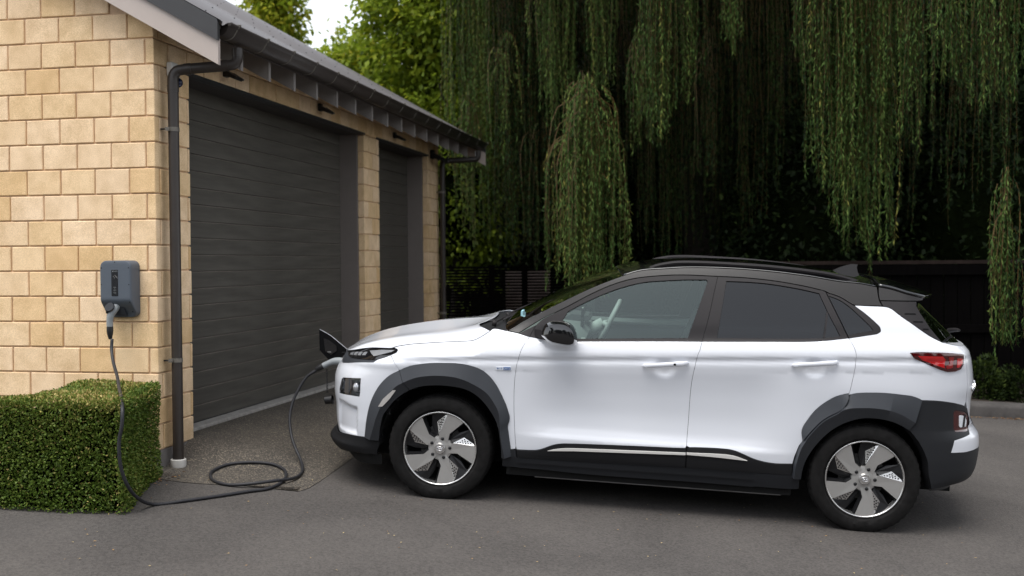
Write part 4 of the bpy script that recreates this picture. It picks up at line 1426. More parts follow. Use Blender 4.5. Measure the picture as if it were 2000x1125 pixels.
# plan outline template
_a = np.linspace(0, 1, 1500)
_tx, _fr = [], []
th = np.linspace(0, math.pi / 2, 900)
n1, n2 = 2.6, 3.0
fx = np.abs(np.cos(th)) ** (2 / n1)
fy_ = np.abs(np.sin(th)) ** (2 / n1)
TX = list(-.2 - .64 * fx)
FR = list(fy_)
TX += list(np.linspace(-.2, 2.75, 400)[1:])
FR += [1.0] * 399
fx = np.abs(np.cos(th)) ** (2 / n2)
fy_ = np.abs(np.sin(th)) ** (2 / n2)
TX += list((2.75 + .61 * fx)[::-1][1:])
FR += list(fy_[::-1][1:])
TX, FR = np.array(TX), np.array(FR)
UU = np.concatenate([[0], np.cumsum(np.hypot(np.diff(TX), np.diff(FR * .87)))])
UMAX = UU[-1]

CUPS = [(1.372, .915, .062, .050), (2.262, .972, .062, .050)]
def Wsurf(x, z, fr, dents=True):
    zt = zeta(x, z)
    w = f_w(zt)
    # the sculpted lower flare only lives between the wheels
    mid = sstep((x - .42) / .35) * sstep((2.25 - x) / .4)
    low = f_w(np.full_like(zt, .80))
    flat = np.where((zt > .30) & (zt < .80), .868 + .0 * zt, w)
    w = w * mid + (1 - mid) * np.where((zt > .30) & (zt < .86), np.interp(zt, [.30, .45, .65, .86], [.862, .872, .876, .880]), w)
    b = sstep((.62 - x) / .37) * np.where(x > -.6, 1, 0)
    t = np.maximum(0, z - (f_zs(x) - .10))
    w = w * fr - 2.6 * b * t ** 1.5 * np.clip((x + .6) / .2, 0, 1)
    # haunches over the wheels
    for cx in (0.0, 2.6):
        w = w + .010 * fr * np.exp(-((x - cx) / .42) ** 2 - ((z - .86) / .12) ** 2)
    if dents:
        for cx, cz, rx, rz in CUPS:
            q = ((x - cx) / rx) ** 2 + ((z - cz) / rz) ** 2
            w = w - .016 * np.exp(-q ** 2 * 1.2)
        # scoop in the bumper corner
        q = sstep((x + .74) / .03) * sstep((-.553 - x) / .02) * sstep((z - .352) / .018) * sstep((np.interp(x, [-.72, -.56], [.556, .535]) - z) / .03)
        w = w - .030 * q
    return w
def P_uz(u, z, off=0.0, mode=None):
    u, z = np.asarray(u, float), np.asarray(z, float)
    tx = np.interp(u, UU, TX)
    fr = np.interp(u, UU, FR)
    xn, xt = f_xn(z), f_xt(z)
    if mode == 'lip':
        xn = f_lip(z)
    x = np.where(tx < -.2, -.2 - (-.2 - tx) / .64 * (-.2 - xn), np.where(tx > 2.75, 2.75 + (tx - 2.75) / .61 * (xt - 2.75), tx))
    y = -Wsurf(x, z, fr)
    return np.stack([x, y, z], -1)
f_lip = pchip([.12, .17, .20, .222, .243, .268, .284, .300, .33, .36], [-.60, -.70, -.80, -.845, -.864, -.876, -.862, -.842, -.832, -.828])
def N_uz(u, z, mode=None, e=.004):
    du = P_uz(np.minimum(UMAX, u + e), z, mode=mode) - P_uz(np.maximum(0, u - e), z, mode=mode)
    dz = P_uz(u, z + e, mode=mode) - P_uz(u, z - e, mode=mode)
    n = np.cross(dz, du)
    n /= np.maximum(1e-9, np.linalg.norm(n, axis=-1))[..., None]
    s = np.where(n[..., 1:2] > 0, -1, 1)
    # the outward side always leans to the viewer's side of the car
    return n * np.where(np.abs(n[..., 1:2]) > .02, s, 1)
def u_of(x, z):
    xn, xt = float(f_xn(z)), float(f_xt(z))
    if x < -.2:
        tx = -.2 - .64 * min(1, (-.2 - x) / (-.2 - xn))
    elif x > 2.75:
        tx = 2.75 + .61 * min(1, (x - 2.75) / (xt - 2.75))
    else:
        tx = x
    return float(np.interp(tx, TX, UU))
def pip(poly, pts):
    x, y = pts[:, 0], pts[:, 1]
    ins = np.zeros(len(pts), bool)
    n = len(poly)
    j = n - 1
    for i in range(n):
        xi, yi = poly[i]
        xj, yj = poly[j]
        c = ((yi > y) != (yj > y)) & (x < (xj - xi) * (y - yi) / (yj - yi + 1e-12) + xi)
        ins ^= c
        j = i
    return ins
def seg_dist(poly, pts):
    d = np.full(len(pts), 9.0)
    n = len(poly)
    for i in range(n):
        a, b = np.array(poly[i]), np.array(poly[(i + 1) % n])
        ab = b - a
        t = np.clip(((pts - a) @ ab) / max(1e-12, ab @ ab), 0, 1)
        d = np.minimum(d, np.linalg.norm(pts - (a + t[:, None] * ab), axis=1))
    return d
def clean(poly, eps=.002):
    out = []
    for p in poly:
        if not out or math.hypot(p[0] - out[-1][0], p[1] - out[-1][1]) > eps:
            out.append((float(p[0]), float(p[1])))
    while len(out) > 3 and math.hypot(out[0][0] - out[-1][0], out[0][1] - out[-1][1]) < eps:
        out.pop()
    return out
def resample(poly, res):
    out = []
    n = len(poly)
    for i in range(n):
        a, b = poly[i], poly[(i + 1) % n]
        k = max(1, int(math.ceil(math.hypot(b[0] - a[0], b[1] - a[1]) / res)))
        for j in range(k):
            t = j / k
            out.append((a[0] + (b[0] - a[0]) * t, a[1] + (b[1] - a[1]) * t))
    return out
def area(poly):
    return .5 * sum(poly[i][0] * poly[(i + 1) % len(poly)][1] - poly[(i + 1) % len(poly)][0] * poly[i][1] for i in range(len(poly)))
def inset(poly, g):
    if g == 0:
        return poly
    n = len(poly)
    s = 1 if area(poly) > 0 else -1
    out = []
    for i in range(n):
        a, b, c = poly[i - 1], poly[i], poly[(i + 1) % n]
        d1 = (b[0] - a[0], b[1] - a[1])
        d2 = (c[0] - b[0], c[1] - b[1])
        l1, l2 = math.hypot(*d1) or 1e-9, math.hypot(*d2) or 1e-9
        n1_ = (-d1[1] / l1 * s, d1[0] / l1 * s)
        n2_ = (-d2[1] / l2 * s, d2[0] / l2 * s)
        mx, my = n1_[0] + n2_[0], n1_[1] + n2_[1]
        l = math.hypot(mx, my)
        if l < .3:
            mx, my, l = n1_[0], n1_[1], 1
        k = min(2.0, 2 / max(.5, l * l)) * .5
        k = g / max(.5, l / 2)
        out.append((b[0] + mx / l * k, b[1] + my / l * k))
    return out
def fill2d(poly, holes, res):
    """dense triangulation of an outline with holes; returns pts, tris, boundary loops"""
    loops = [resample(clean(poly), res)] + [resample(clean(h), res) for h in holes]
    pts, edges, idx = [], [], []
    for l in loops:
        k = len(pts)
        pts += l
        idx.append(list(range(k, k + len(l))))
        edges += [(k + i, k + (i + 1) % len(l)) for i in range(len(l))]
    A = np.array(pts)
    lo, hi = A.min(0), A.max(0)
    gx = np.arange(lo[0] + res * .5, hi[0], res)
    gy = np.arange(lo[1] + res * .5, hi[1], res * .9)
    g = np.array([(x + (res * .5 if j % 2 else 0), y) for j, y in enumerate(gy) for x in gx]) if len(gx) and len(gy) else np.zeros((0, 2))
    if len(g):
        k = pip(loops[0], g)
        for h in loops[1:]:
            k &= ~pip(h, g)
        g = g[k]
        for l in loops:
            if len(g):
                g = g[seg_dist(l, g) > res * .55]
    allp = [Vector((float(p[0]), float(p[1]))) for p in pts] + [Vector((float(p[0]), float(p[1]))) for p in g]
    vo, eo, fo, ov, oe, of = delaunay_2d_cdt(allp, edges, [], 0, 1e-7)
    P2 = np.array([(v.x, v.y) for v in vo])
    T = np.array([f for f in fo if len(f) == 3], int)
    c = P2[T].mean(1)
    k = pip(loops[0], c)
    for h in loops[1:]:
        k &= ~pip(h, c)
    T = T[k]
    a = P2[T[:, 1]] - P2[T[:, 0]]
    b = P2[T[:, 2]] - P2[T[:, 0]]
    cr = a[:, 0] * b[:, 1] - a[:, 1] * b[:, 0]
    T = T[np.abs(cr) > 1e-10]
    cr = cr[np.abs(cr) > 1e-10]
    T[cr < 0] = T[cr < 0][:, ::-1]
    # map original loop indices to output vertices
    back = {}
    for o_i, src in enumerate(ov):
        for s in src:
            back[s] = o_i
    lp = [[back[i] for i in l if i in back] for l in idx]
    return P2, T, lp
def surf_obj(name, P3, N3, T, loops, m, parent, thick, side, extra_mats=None, tri_mat=None):
    """side -1: the viewer's side as built; +1: mirrored"""
    P3, N3 = P3.copy(), N3.copy()
    n = len(P3)
    V = [P3]
    F = [tuple(t) for t in T]
    k = n
    rim = []
    if thick:
        for l in loops:
            q = P3[l]
            inn = q - N3[l] * thick
            V += [q, inn]
            mlen = len(l)
            for i in range(mlen):
                j = (i + 1) % mlen
                rim.append((k + i, k + j, k + mlen + j, k + mlen + i))
            k += 2 * mlen
    V = np.concatenate(V)
    if side > 0:
        V[:, 1] *= -1
        N3[:, 1] *= -1
    # orient triangles by the wanted normals
    FF = []
    for t in F:
        a, b, c = V[t[0]], V[t[1]], V[t[2]]
        if np.dot(np.cross(b - a, c - a), N3[t[0]] + N3[t[1]] + N3[t[2]]) < 0:
            t = (t[0], t[2], t[1])
        FF.append(t)
    allF = FF + rim
    me = bpy.data.meshes.new(name)
    me.from_pydata([tuple(map(float, v)) for v in V], [], [tuple(map(int, f)) for f in allF])
    me.polygons.foreach_set('use_smooth', [True] * len(FF) + [False] * len(rim))
    me.update()
    ln = np.zeros((len(me.loops), 3))
    vi = np.zeros(len(me.loops), int)
    me.loops.foreach_get('vertex_index', vi)
    nf = 3 * len(FF)
    ln[:nf] = N3[vi[:nf]]
    if rim:
        pn = np.zeros((len(me.polygons), 3))
        me.polygons.foreach_get('normal', pn.ravel()) if False else None
        for i, p in enumerate(me.polygons):
            if i >= len(FF):
                for li in p.loop_indices:
                    ln[li] = p.normal
    me.normals_split_custom_set([tuple(map(float, v)) for v in ln])
    setmat(me, m)
    return link(name, me, parent)
def panel(name, poly, m, parent, holes=(), off=0.0, gap=.0012, thick=.010, res=.022, sides=(-1, 1), mode=None, uv=False, offn=None, labels=None):
    """a body panel: an outline in side view (x,z) wrapped onto the body surface"""
    def dens(pl_):
        out = []
        n_ = len(pl_)
        for i in range(n_):
            a, b = pl_[i], pl_[(i + 1) % n_]
            out.append(a)
            if len(a) == 2 and len(b) == 2:
                k = int(math.hypot(b[0] - a[0], b[1] - a[1]) / .02)
                out += [(a[0] + (b[0] - a[0]) * j / (k + 1), a[1] + (b[1] - a[1]) * j / (k + 1)) for j in range(1, k + 1)]
        return out
    poly = dens([tuple(p) for p in poly])
    holes = [dens([tuple(p) for p in h]) for h in holes]
    conv = (lambda p: p) if uv else (lambda p: (u_of(p[0], p[1]), p[1]) if len(p) == 2 else (p[1], p[2]))
    pl = inset(clean([conv(p) for p in poly]), gap)
    hl = [inset(clean([conv(p) for p in h]), -gap) for h in holes]
    P2, T, lp = fill2d(pl, hl, res)
    P3 = P_uz(P2[:, 0], P2[:, 1], mode=mode)
    N3 = N_uz(P2[:, 0], P2[:, 1], mode)
    o_ = off if offn is None else offn(P3)
    P3 = P3 + N3 * (o_ if np.isscalar(o_) else o_[:, None])
    outs = []
    for s in sides:
        par = parent if not isinstance(parent, (tuple, list)) else parent[0 if s < 0 else 1]
        outs.append(surf_obj(name, P3, N3, T, lp, m, par, thick, s))
    return outs
def pt(x, z, off=0.0):
    """a point on the body side"""
    u = np.array([u_of(x, z)])
    zz_ = np.array([z])
    return (P_uz(u, zz_) + N_uz(u, zz_) * off)[0]
def pts3(c, off=0.0):
    u = np.array([u_of(x, z) for x, z in c])
    z = np.array([z for x, z in c])
    o_ = np.asarray(off)
    return P_uz(u, z) + N_uz(u, z) * (o_[..., None] if o_.ndim else o_)
def resamp3(P, n):
    P = np.asarray(P, float)
    d = np.concatenate([[0], np.cumsum(np.linalg.norm(np.diff(P, axis=0), axis=1))])
    t = np.linspace(0, d[-1], n)
    return np.stack([np.interp(t, d, P[:, i]) for i in range(P.shape[1])], 1)
def loft(name, rows, m, parent, sides=(-1, 1), deg=28, fm=None):
    rows = [np.asarray(r, float) for r in rows]
    n = len(rows[0])
    outs = []
    for s in sides:
        V = np.concatenate(rows).copy()
        if s > 0:
            V[:, 1] *= -1
        F = []
        mi = []
        for i in range(len(rows) - 1):
            for j in range(n - 1):
                a = i * n + j
                f = (a, a + 1, a + n + 1, a + n)
                F.append(f if s > 0 else f[::-1])
                mi.append(fm[i] if fm else 0)
        par = parent if not isinstance(parent, (tuple, list)) else parent[0 if s < 0 else 1]
        o = from_np(name, V, F, m, par, fmat=mi if fm else None)
        sharp_by_angle(o.data, deg)
        outs.append(o)
    return outs
def c_(k):
    return CV[k]
def smc(c, step=.02):
    return [tuple(p) for p in catmull(c, step)]

# ---- shared outline curves
fend_door = smc(c_('fend_door')[1:])           # from belt corner down
door_door = smc(c_('door_door')[3:])
dd_up = smc(c_('door_door')[:4])
rq = c_('rdoor_q')
rq_up = smc(rq[:8])                              # belt to cladding edge
rq_low = smc(rq[7:15] + rq[17:])
belt = smc(c_('belt')[:7])
low = smc(c_('low'))
cowl_e = c_('cowl_edge')
arch_fo = smc(c_('archF_out')[:11]) + [tuple(p) for p in catmull(c_('archF_out')[11:], .015)]
bump_arch = smc(c_('bump_arch'))
hood_shut = smc(c_('hood_shut'))

# ---- doors
def door(name, sides, poly):
    return panel(name, poly, M['white'], car, res=.016)
cut_x = lambda c, x: [p for p in c if p[0] <= x]
lowF = [p for p in low if .485 <= p[0] <= 1.527]
lowR = [p for p in low if p[0] >= 1.535]
fd = [p for p in fend_door if p[1] > .352]
dd = [p for p in door_door if p[1] > .437]
beltF = [(.529, 1.054), (.568, 1.050), (.678, 1.036)] + [p for p in belt if p[0] < 1.58]
beltR = [p for p in belt if p[0] > 1.592]
frontdoor_poly = fd + lowF + dd[::-1] + beltF[::-1]
FD = panel('front_door', frontdoor_poly, M['white'], car, res=.016)
rdq = rq_up
rcl = smc(c_('rclad_door'))
rear_low = [(2.170, .380), (2.179, .427), (2.201, .494), (2.221, .526)]
reardoor_poly = dd + lowR + rear_low + rcl + rq_up[::-1][1:] + beltR[::-1]
RD = panel('rear_door', reardoor_poly, M['white'], car, res=.016)
for o, l in zip(FD, ('near front door', 'far front door')):
    pass

# ---- front wing
wing_top = [p for p in hood_shut]
cz = smc([(.269, 1.065), (.285, 1.080), (.316, 1.083), (.373, 1.078), (.452, 1.070), (.529, 1.054)])
wing_poly = smc([(-.344, .885), (-.275, .799)]) + arch_fo[1:] + [(.478, .350)] + fd[::-1] + cz[::-1][1:] + wing_top[::-1][:-1] + [(-.330, .926), (-.312, .923), (-.304, .916), (-.310, .902), (-.342, .8865)]
WG = panel('front_wing', wing_poly, M['white'], car, res=.018)

# ---- quarter panel with the rising pillar
cpt = smc(c_('cpillar_top')[:9])
qt = smc(c_('qtrim')[3:9])
tl = c_('tail')
q_poly = rq_up[:1] + [(2.617, 1.195)] + qt[::-1] + cpt + [(3.077, 1.151), (3.148, 1.139), (3.160, 1.12), (3.168, 1.098)] + [(3.178, 1.035), (3.19, .95), (3.195, .87), (3.196, .80), (3.185, .778)] + smc([(3.158, .790), (3.095, .806), (2.993, .819), (2.897, .820)]) + smc(c_('rclad_q'))[::-1][1:] + rq_up[::-1][:-1]
tail_hole = smc(tl[:1] + tl[1:4], .02) + [(3.147, 1.096), (3.152, 1.065), (3.147, 1.035), (3.128, 1.009)] + smc(tl[7:], .02)
QP = panel('quarter_panel', q_poly, M['white'], car, res=.018, holes=[tail_hole])

# ---- tailgate (wraps to the centre line) and rear bumper
utop = UMAX - 1e-4
tg_poly = [(3.152, 1.139), (3.164, 1.12), (3.172, 1.098), (3.182, 1.035), (3.194, .95), (3.199, .87), (3.200, .80), (3.21, .77), (3.223, .711), (3.227, .66), ('u', utop, .66), ('u', utop, 1.139)]
TG = panel('tailgate', tg_poly, M['white'], car, res=.025)
wc_poly = [(3.109, .581), (3.224, .603), (3.227, .654), ('u', utop, .654), ('u', utop, .512), (3.264, .510), (3.186, .506), (3.093, .508)]
panel('rear_bumper_band', wc_poly, M['white'], car, res=.02, off=.012)

# ---- front bumper (wraps to the centre line) with lamp opening
fog = c_('fog')
bt = smc(c_('bump_top')[:3], .03) + smc(c_('bump_top')[3:], .03)
bump_poly = [('u', .0015, .335), (-.734, .318), (-.634, .336), (-.563, .341), (-.496, .346)] + bump_arch + [(-.344, .885)] + bt[::-1] + [('u', .0015, .772)]
FB = panel('front_bumper', bump_poly, M['white'], car, res=.016, holes=[fog])
# nose strip above the lamps
nose_poly = [('u', .0015, .826), ('u', .0015, .772), (-.733, .778), (-.57, .817), (-.454, .833), (-.429, .851), (-.382, .868), (-.345, .886), (-.314, .904), (-.308, .916), (-.348, .920), (-.402, .914), (-.524, .899), (-.651, .867), (-.696, .848)]
lampo = smc(c_('head_out')[1:6], .02) + smc(c_('head_out')[5:13], .02)[1:] + [(-.646, .832), (-.690, .838)]
NS = panel('lamp_band', nose_poly, M['clad'], car, res=.018, off=-.004, gap=.001)
# ---- headlamp: dark housing, lens over it, light elements inside
HL = panel('headlamp', lampo, M['gloss_black'], car, res=.014, off=.001, gap=0, thick=.006)
for i, s in enumerate((-1, 1)):
    e = [(-.46, .866), (-.40, .884), (-.345, .902), (-.325, .913), (-.42, .905), (-.505, .890)]
    panel('reflector', e, M['lens_chip'], HL, res=.02, off=.0035, gap=0, thick=.002, sides=(s,))
    for k in range(4):
        x0 = -.665 + .038 * k
        zc = .842 + .006 * k
        panel('light_element', [(x0, zc), (x0 + .026, zc + .004), (x0 + .032, zc + .022), (x0 + .006, zc + .017)], M['lens_chip'] if 'lens_chip' in M else M['satin'], HL, res=.02, off=.0035, gap=0, thick=.002, sides=(s,))
# ---- lower main lamp in the bumper corner
fogc = [np.array(fog).mean(0)]
panel('bumper_lamp', [tuple(np.array(p) * .985 + fogc[0] * .015) for p in fog], M['lamp_back'], car, res=.02, off=-.034, gap=0, thick=0)
BL = [o for o in car.children if o.name.startswith('bumper_lamp')]
rows = [pts3(fog + fog[:1], .0), pts3(fog + fog[:1], -.008), pts3([tuple(np.array(p) * .97 + fogc[0] * .03) for p in fog + fog[:1]], -.034)]
loft('bezel', rows, M['chrome'], BL, deg=40)
for s, o in zip((-1, 1), BL):
    c0 = pt(-.572, .655, -.012)
    V, F = lathe([(0, -.012), (.018, -.010), (.032, -.001), (.036, .012), (.036, .035)], 24, 'y')
    V = V + c0
    if s > 0:
        V = V * np.array((1, -1, 1))
    from_np('projector', V, F, M['lens_chip'] if 'lens_chip' in M else M['satin'], o, smooth=True)
    panel('reflector', [(-.712, .598), (-.655, .604), (-.628, .65), (-.64, .702), (-.690, .694)], M['lens_chip'], BL, res=.02, off=-.02, gap=0, thick=.002, sides=(s,))
    panel('lens', [tuple(np.array(p) * .98 + fogc[0] * .02) for p in fog], M['lens'], BL, res=.03, off=-.005, gap=0, thick=0, sides=(s,))
# ---- lower lip
lip_poly = [('u', .0015, .20), ('u', .0015, .338), (-.734, .316), (-.634, .334), (-.563, .339), (-.496, .344), (-.389, .345), (-.386, .242), (-.504, .237), (-.66, .215), (-.72, .20)]
panel('bumper_lip', lip_poly, M['clad_dark'], car, res=.02, off=.004, mode='lip')
panel('undertray', [('u', .0015, .13), ('u', .0015, .20), (-.70, .20), (-.386, .24), (-.386, .17), (-.60, .14)], M['void'], car, res=.04, off=-.01, gap=0, thick=0)

# ---- arch cladding: sky light painted in, lighter outer bevel, darker inner band
def strip(name, outer, crease, inner, parent, n=60, o1=.008, o2=.042, o3=.036, deep=.17, m=None, sides=(-1, 1)):
    o = resamp3(pts3(outer, 0.0), n)
    o_b = resamp3(pts3(outer, o1), n)
    c = resamp3(pts3(crease, o2), n)
    i = resamp3(pts3(inner, o3), n)
    d = i.copy()
    d[:, 1] += deep
    i2 = i.copy()
    i2[:, 1] += .008
    ctr = np.array((i[:, 0].mean(), 0, .318))
    return loft(name, [o - np.array((0, -.012, 0)), o_b, c, i, i2, d], [M['clad'], M['clad_mid'], M['clad_dark']], parent, sides=sides, deg=24, fm=[0, 0, 1, 2, 2])  # lit bevel, shaded inner band and return by material colour
ao, ac, ai = c_('archF_out'), c_('archF_crease'), c_('archF_in')
# on the bumper
bo = [(-.496, .345)] + c_('bump_arch')[1:]
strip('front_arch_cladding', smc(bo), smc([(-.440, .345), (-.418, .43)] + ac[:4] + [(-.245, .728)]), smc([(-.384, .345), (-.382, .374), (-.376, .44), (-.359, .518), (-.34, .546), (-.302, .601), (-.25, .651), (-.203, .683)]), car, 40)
# on the wing
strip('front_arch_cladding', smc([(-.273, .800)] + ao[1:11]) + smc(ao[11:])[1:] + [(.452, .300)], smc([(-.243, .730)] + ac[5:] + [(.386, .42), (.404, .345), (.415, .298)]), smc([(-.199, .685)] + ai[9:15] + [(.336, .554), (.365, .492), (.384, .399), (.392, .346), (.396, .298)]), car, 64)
panel('marker_lamp', c_('marker'), M['amber'], car, res=.02, off=.043, gap=0, thick=.008, sides=(-1, 1))
# rear, on the door
rdc_o = smc(c_('rclad_door'))
rdc_i = smc([(2.223, .539), (2.245, .572), (2.285, .625), (2.33, .672), (2.37, .70), (2.411, .724), (2.434, .742), (2.455, .774), (2.466, .813)])
def two(name, outer, inner, par, o1, o2, m):
    o = resamp3(pts3(outer, 0), 30)
    a = resamp3(pts3(outer, o1), 30)
    b = resamp3(pts3(inner, o2), 30)
    e = resamp3(pts3(inner, 0.0), 30)
    return loft(name, [o - np.array((0, -.01, 0)), a, b, e], m, par, deg=24)
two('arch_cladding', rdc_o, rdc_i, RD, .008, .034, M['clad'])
# rear, on the quarter
q_o = smc([(2.172, .300), (2.174, .352), (2.18, .400), (2.203, .49), (2.225, .536)]) + rdc_i[1:-2] + [(2.470, .800), (2.478, .829)] + smc(c_('rclad_q'))[1:]
q_c = smc([(2.180, .300), (2.182, .352), (2.188, .400), (2.211, .486), (2.233, .530)]) + [tuple(np.array(p) + np.array((.008, -.006))) for p in rdc_i[1:-8]] + smc(c_('rcrease')[:6] + [(2.830, .704), (2.858, .688)])
q_i = smc([(2.221, .300), (2.224, .34), (2.236, .40)] + c_('archR_in')[4:13] + [(2.826, .640)])
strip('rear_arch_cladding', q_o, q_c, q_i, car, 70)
# rear bumper, dark
rb_poly = [(2.897, .820)] + smc(c_('rbump_clad')[1:5]) + [(3.219, .711), (3.224, .603), (3.109, .581), (3.104, .548), (3.093, .508), (3.186, .506), (3.264, .510), ('u', utop, .510), ('u', utop, .345), (3.31, .345), (3.26, .325), (3.16, .312), (3.068, .301), (2.983, .293), (2.958, .381), (2.948, .455), (2.921, .519), (2.888, .573), (2.843, .626), (2.828, .640)]
refl = c_('refl')
def rb_off(P):
    d = np.hypot(P[:, 0] - 2.6, P[:, 2] - .318)
    return .012 + .020 * sstep((.52 - d) / .16) * (P[:, 0] < 3.1)
RB = panel('rear_bumper', rb_poly, M['clad_mid'], car, res=.018, offn=rb_off, holes=[smc(refl + refl[:1], .02)[:-1]])
rim_i = resamp3(pts3(smc([(2.828, .640), (2.843, .626), (2.888, .573), (2.921, .519), (2.948, .455), (2.958, .381), (2.983, .293)]), .032), 24)
rim_d = rim_i + np.array((-.02, .07, .0))
loft('arch_return', [rim_i, rim_d], M['clad_dark'], RB)
# lamp in the rear bumper
RL = panel('rear_bumper_lamp', smc(refl + refl[:1], .02)[:-1], M['red_dark'], car, res=.02, off=.008, gap=.001, thick=.006)
rc = np.array(refl).mean(0)
panel('lens', [tuple(rc + (np.array(p) - rc) * np.array((.48, .55)) + np.array((.012, 0))) for p in refl], M['badge_white'], RL, res=.02, off=.011, gap=0, thick=.003)
panel('lens_divider', [(3.166, .655), (3.182, .655), (3.186, .73), (3.172, .73)], M['trim'], RL, res=.02, off=.0135, gap=0, thick=.002)
# tail lamp
TL = panel('tail_lamp', tail_hole, M['red_dark'], car, res=.016, off=.007, gap=.0015, thick=.02)
panel('light_blade', smc(c_('tail_in')[:2], .03) + [(3.018, 1.072), (3.012, 1.03)] + smc(c_('tail_in')[3:], .03), M['red_glow'], TL, res=.02, off=.0095, gap=0, thick=.002)
panel('light_blade', [(3.035, 1.085), (3.072, 1.083), (3.066, 1.02), (3.03, 1.012), (3.02, 1.03), (3.048, 1.04)], M['red_lamp'], TL, res=.02, off=.0095, gap=0, thick=.002)
panel('light_blade', [(3.098, 1.075), (3.135, 1.072), (3.135, 1.045), (3.112, 1.02), (3.095, 1.02)], M['red_glow'], TL, res=.02, off=.0095, gap=0, thick=.002)

# ---- lower door cladding, chrome strips, sill
dbF = [p for p in smc(c_('door_bot')) if .49 <= p[0] <= 1.529]
dbR = [p for p in smc(c_('door_bot')) if p[0] >= 1.535]
def clad_off(P):
    z = P[:, 2]
    return .006 + .010 * np.clip((.40 - z) / .05, 0, 1) - .012 * np.clip((.335 - z) / .02, 0, 1)
CF = panel('lower_cladding', [(.487, .352)] + lowF + [(1.529, .433)] + [(1.529, .3095)] + dbF[::-1] + [(.4885, .2975)], M['clad_dark'], FD, res=.018, offn=clad_off)
CRr = panel('lower_cladding', [(1.534, .436)] + lowR + [(2.168, .378)] + dbR[::-1] + [(1.5345, .3095)], M['clad_dark'], RD, res=.018, offn=clad_off)
panel('chrome_strip', smc(c_('chrome1')[:5]) + [(1.527, .394), (1.093, .378), (.84, .369)], M['satin'], FD, res=.009, off=.020, gap=0, thick=.012)  # only bright upper part modelled; dark cladding stands in for the lower reflection
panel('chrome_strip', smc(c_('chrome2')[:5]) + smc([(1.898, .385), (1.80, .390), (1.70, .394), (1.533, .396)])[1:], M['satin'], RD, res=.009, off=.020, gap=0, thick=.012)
def sill_off(P):
    z = P[:, 2]
    return .004 + .010 * np.cos((z - .225) / .075 * 2 * math.pi * 1.5) * ((P[:, 0] > .5) & (P[:, 0] < 1.95))
panel('sill', [(.398, .345)] + [(.452, .345), (.478, .346), (.487, .296)] + [p for p in smc(c_('door_bot')) if p[0] > .49] + [(2.19, .34), (2.216, .31)] + smc(c_('sill_bot'))[::-1], M['clad_mid'], car, res=.015, offn=sill_off)

# ---- glasshouse: side frames with panes
fo = c_('frameF_out')
front_frame = smc([(.567, 1.133), (.603, 1.167)] + fo[2:9]) + dd_up[1:] + beltF[::-1] + [(.529, 1.056)]
gF = smc(c_('glassF')[:2], .02) + smc(c_('glassF')[1:8])[1:] + [(1.602, 1.461)] + [(1.609, 1.450)] + [(1.500, 1.107), (.829, 1.063), (.746, 1.058)]
WF = panel('window_frame', front_frame, M['trim'], FD, holes=[gF], res=.02, off=-.002)
panel('window_pane', gF, M['glass'], FD, res=.03, off=-.010, gap=0, thick=0)
rear_frame = dd_up + beltR + [(2.452, 1.166)] + [(2.320, 1.430)] + smc(fo[8:13])[::-1][1:]
gR = [(1.725, 1.459)] + smc(c_('glassR')[1:4]) + [(2.331, 1.312), (2.405, 1.173), (1.678, 1.119)]
gR = smc([(1.725, 1.459), (1.85, 1.461), (1.977, 1.457), (2.162, 1.437), (2.283, 1.416)]) + [(2.331, 1.312), (2.405, 1.173)] + smc([(2.31, 1.156), (2.10, 1.140), (1.678, 1.119)])
panel('window_frame', rear_frame, M['trim'], RD, holes=[gR], res=.02, off=-.002)
panel('window_pane', gR, M['privacy'], RD, res=.03, off=-.010, gap=0, thick=0)
panel('window_divider', [(2.325, 1.312), (2.337, 1.312), (2.318, 1.159), (2.306, 1.158)], M['trim'], RD, res=.03, off=-.006, gap=0, thick=.004)
qpoly = [(2.326, 1.425)] + smc(c_('qtrim')[:4])[1:] + qt[1:] + [(2.458, 1.163)]
qg = smc(c_('qglass')[:6]) + [(2.450, 1.182)]
QT = panel('quarter_window_frame', qpoly, M['trim'], car, holes=[qg], res=.018, off=-.002)
panel('window_pane', qg, M['privacy'], QT, res=.03, off=-.008, gap=0, thick=0)
# mirror-foot triangle ahead of the door
panel('pillar_foot', [(.459, 1.071), (.529, 1.056), (.565, 1.130)], M['trim'], car, res=.03, off=-.002)
# rubber line between frames and roof
# ---- roof side strip
rst = smc(c_('roofstrip_top'))
rs_up = [p for p in rst if p[0] <= 2.625]
rs_low = smc([(.459, 1.071), (.603, 1.168)] + fo[2:13]) + smc(c_('qtrim')[:4])[1:]
strip_poly = rs_up + smc(c_('spoil_cut')) + [(2.58, 1.358), (2.497, 1.356)] + rs_low[::-1][1:] + [(.375, 1.080)]
RS = panel('roof_side', strip_poly, M['roofpaint'], car, res=.018, off=.001, gap=.003)
sp_poly = [p for p in rst if p[0] >= 2.632] + [(2.90, 1.408), (2.857, 1.402), (2.640, 1.394), (2.634, 1.432)]
SPS = panel('spoiler_side', sp_poly, M['roofpaint'], car, res=.018, off=.002)
vent_poly = [(2.643, 1.391), (2.857, 1.399), (2.855, 1.372), (2.872, 1.337), (2.931, 1.25), (3.003, 1.168), (2.94, 1.196), (2.879, 1.232), (2.82, 1.271), (2.761, 1.309), (2.703, 1.351), (2.674, 1.3595), (2.657, 1.362)]
VT = panel('pillar_vent', vent_poly, M['trim'], car, res=.02, off=0.0)
sl = c_('slots')
for a, b_ in ((0, 1), (2, 3), (4, 5)):
    (x0, z0_), (x1, z1_) = sl[a], sl[b_]
    panel('slot', [(x0, z0_ - .0035), (x1, z1_ - .0035), (x1 - .004, z1_ + .0045), (x0 + .004, z0_ + .0045)], M['seal'], VT, res=.02, off=.0015, gap=0, thick=.003)

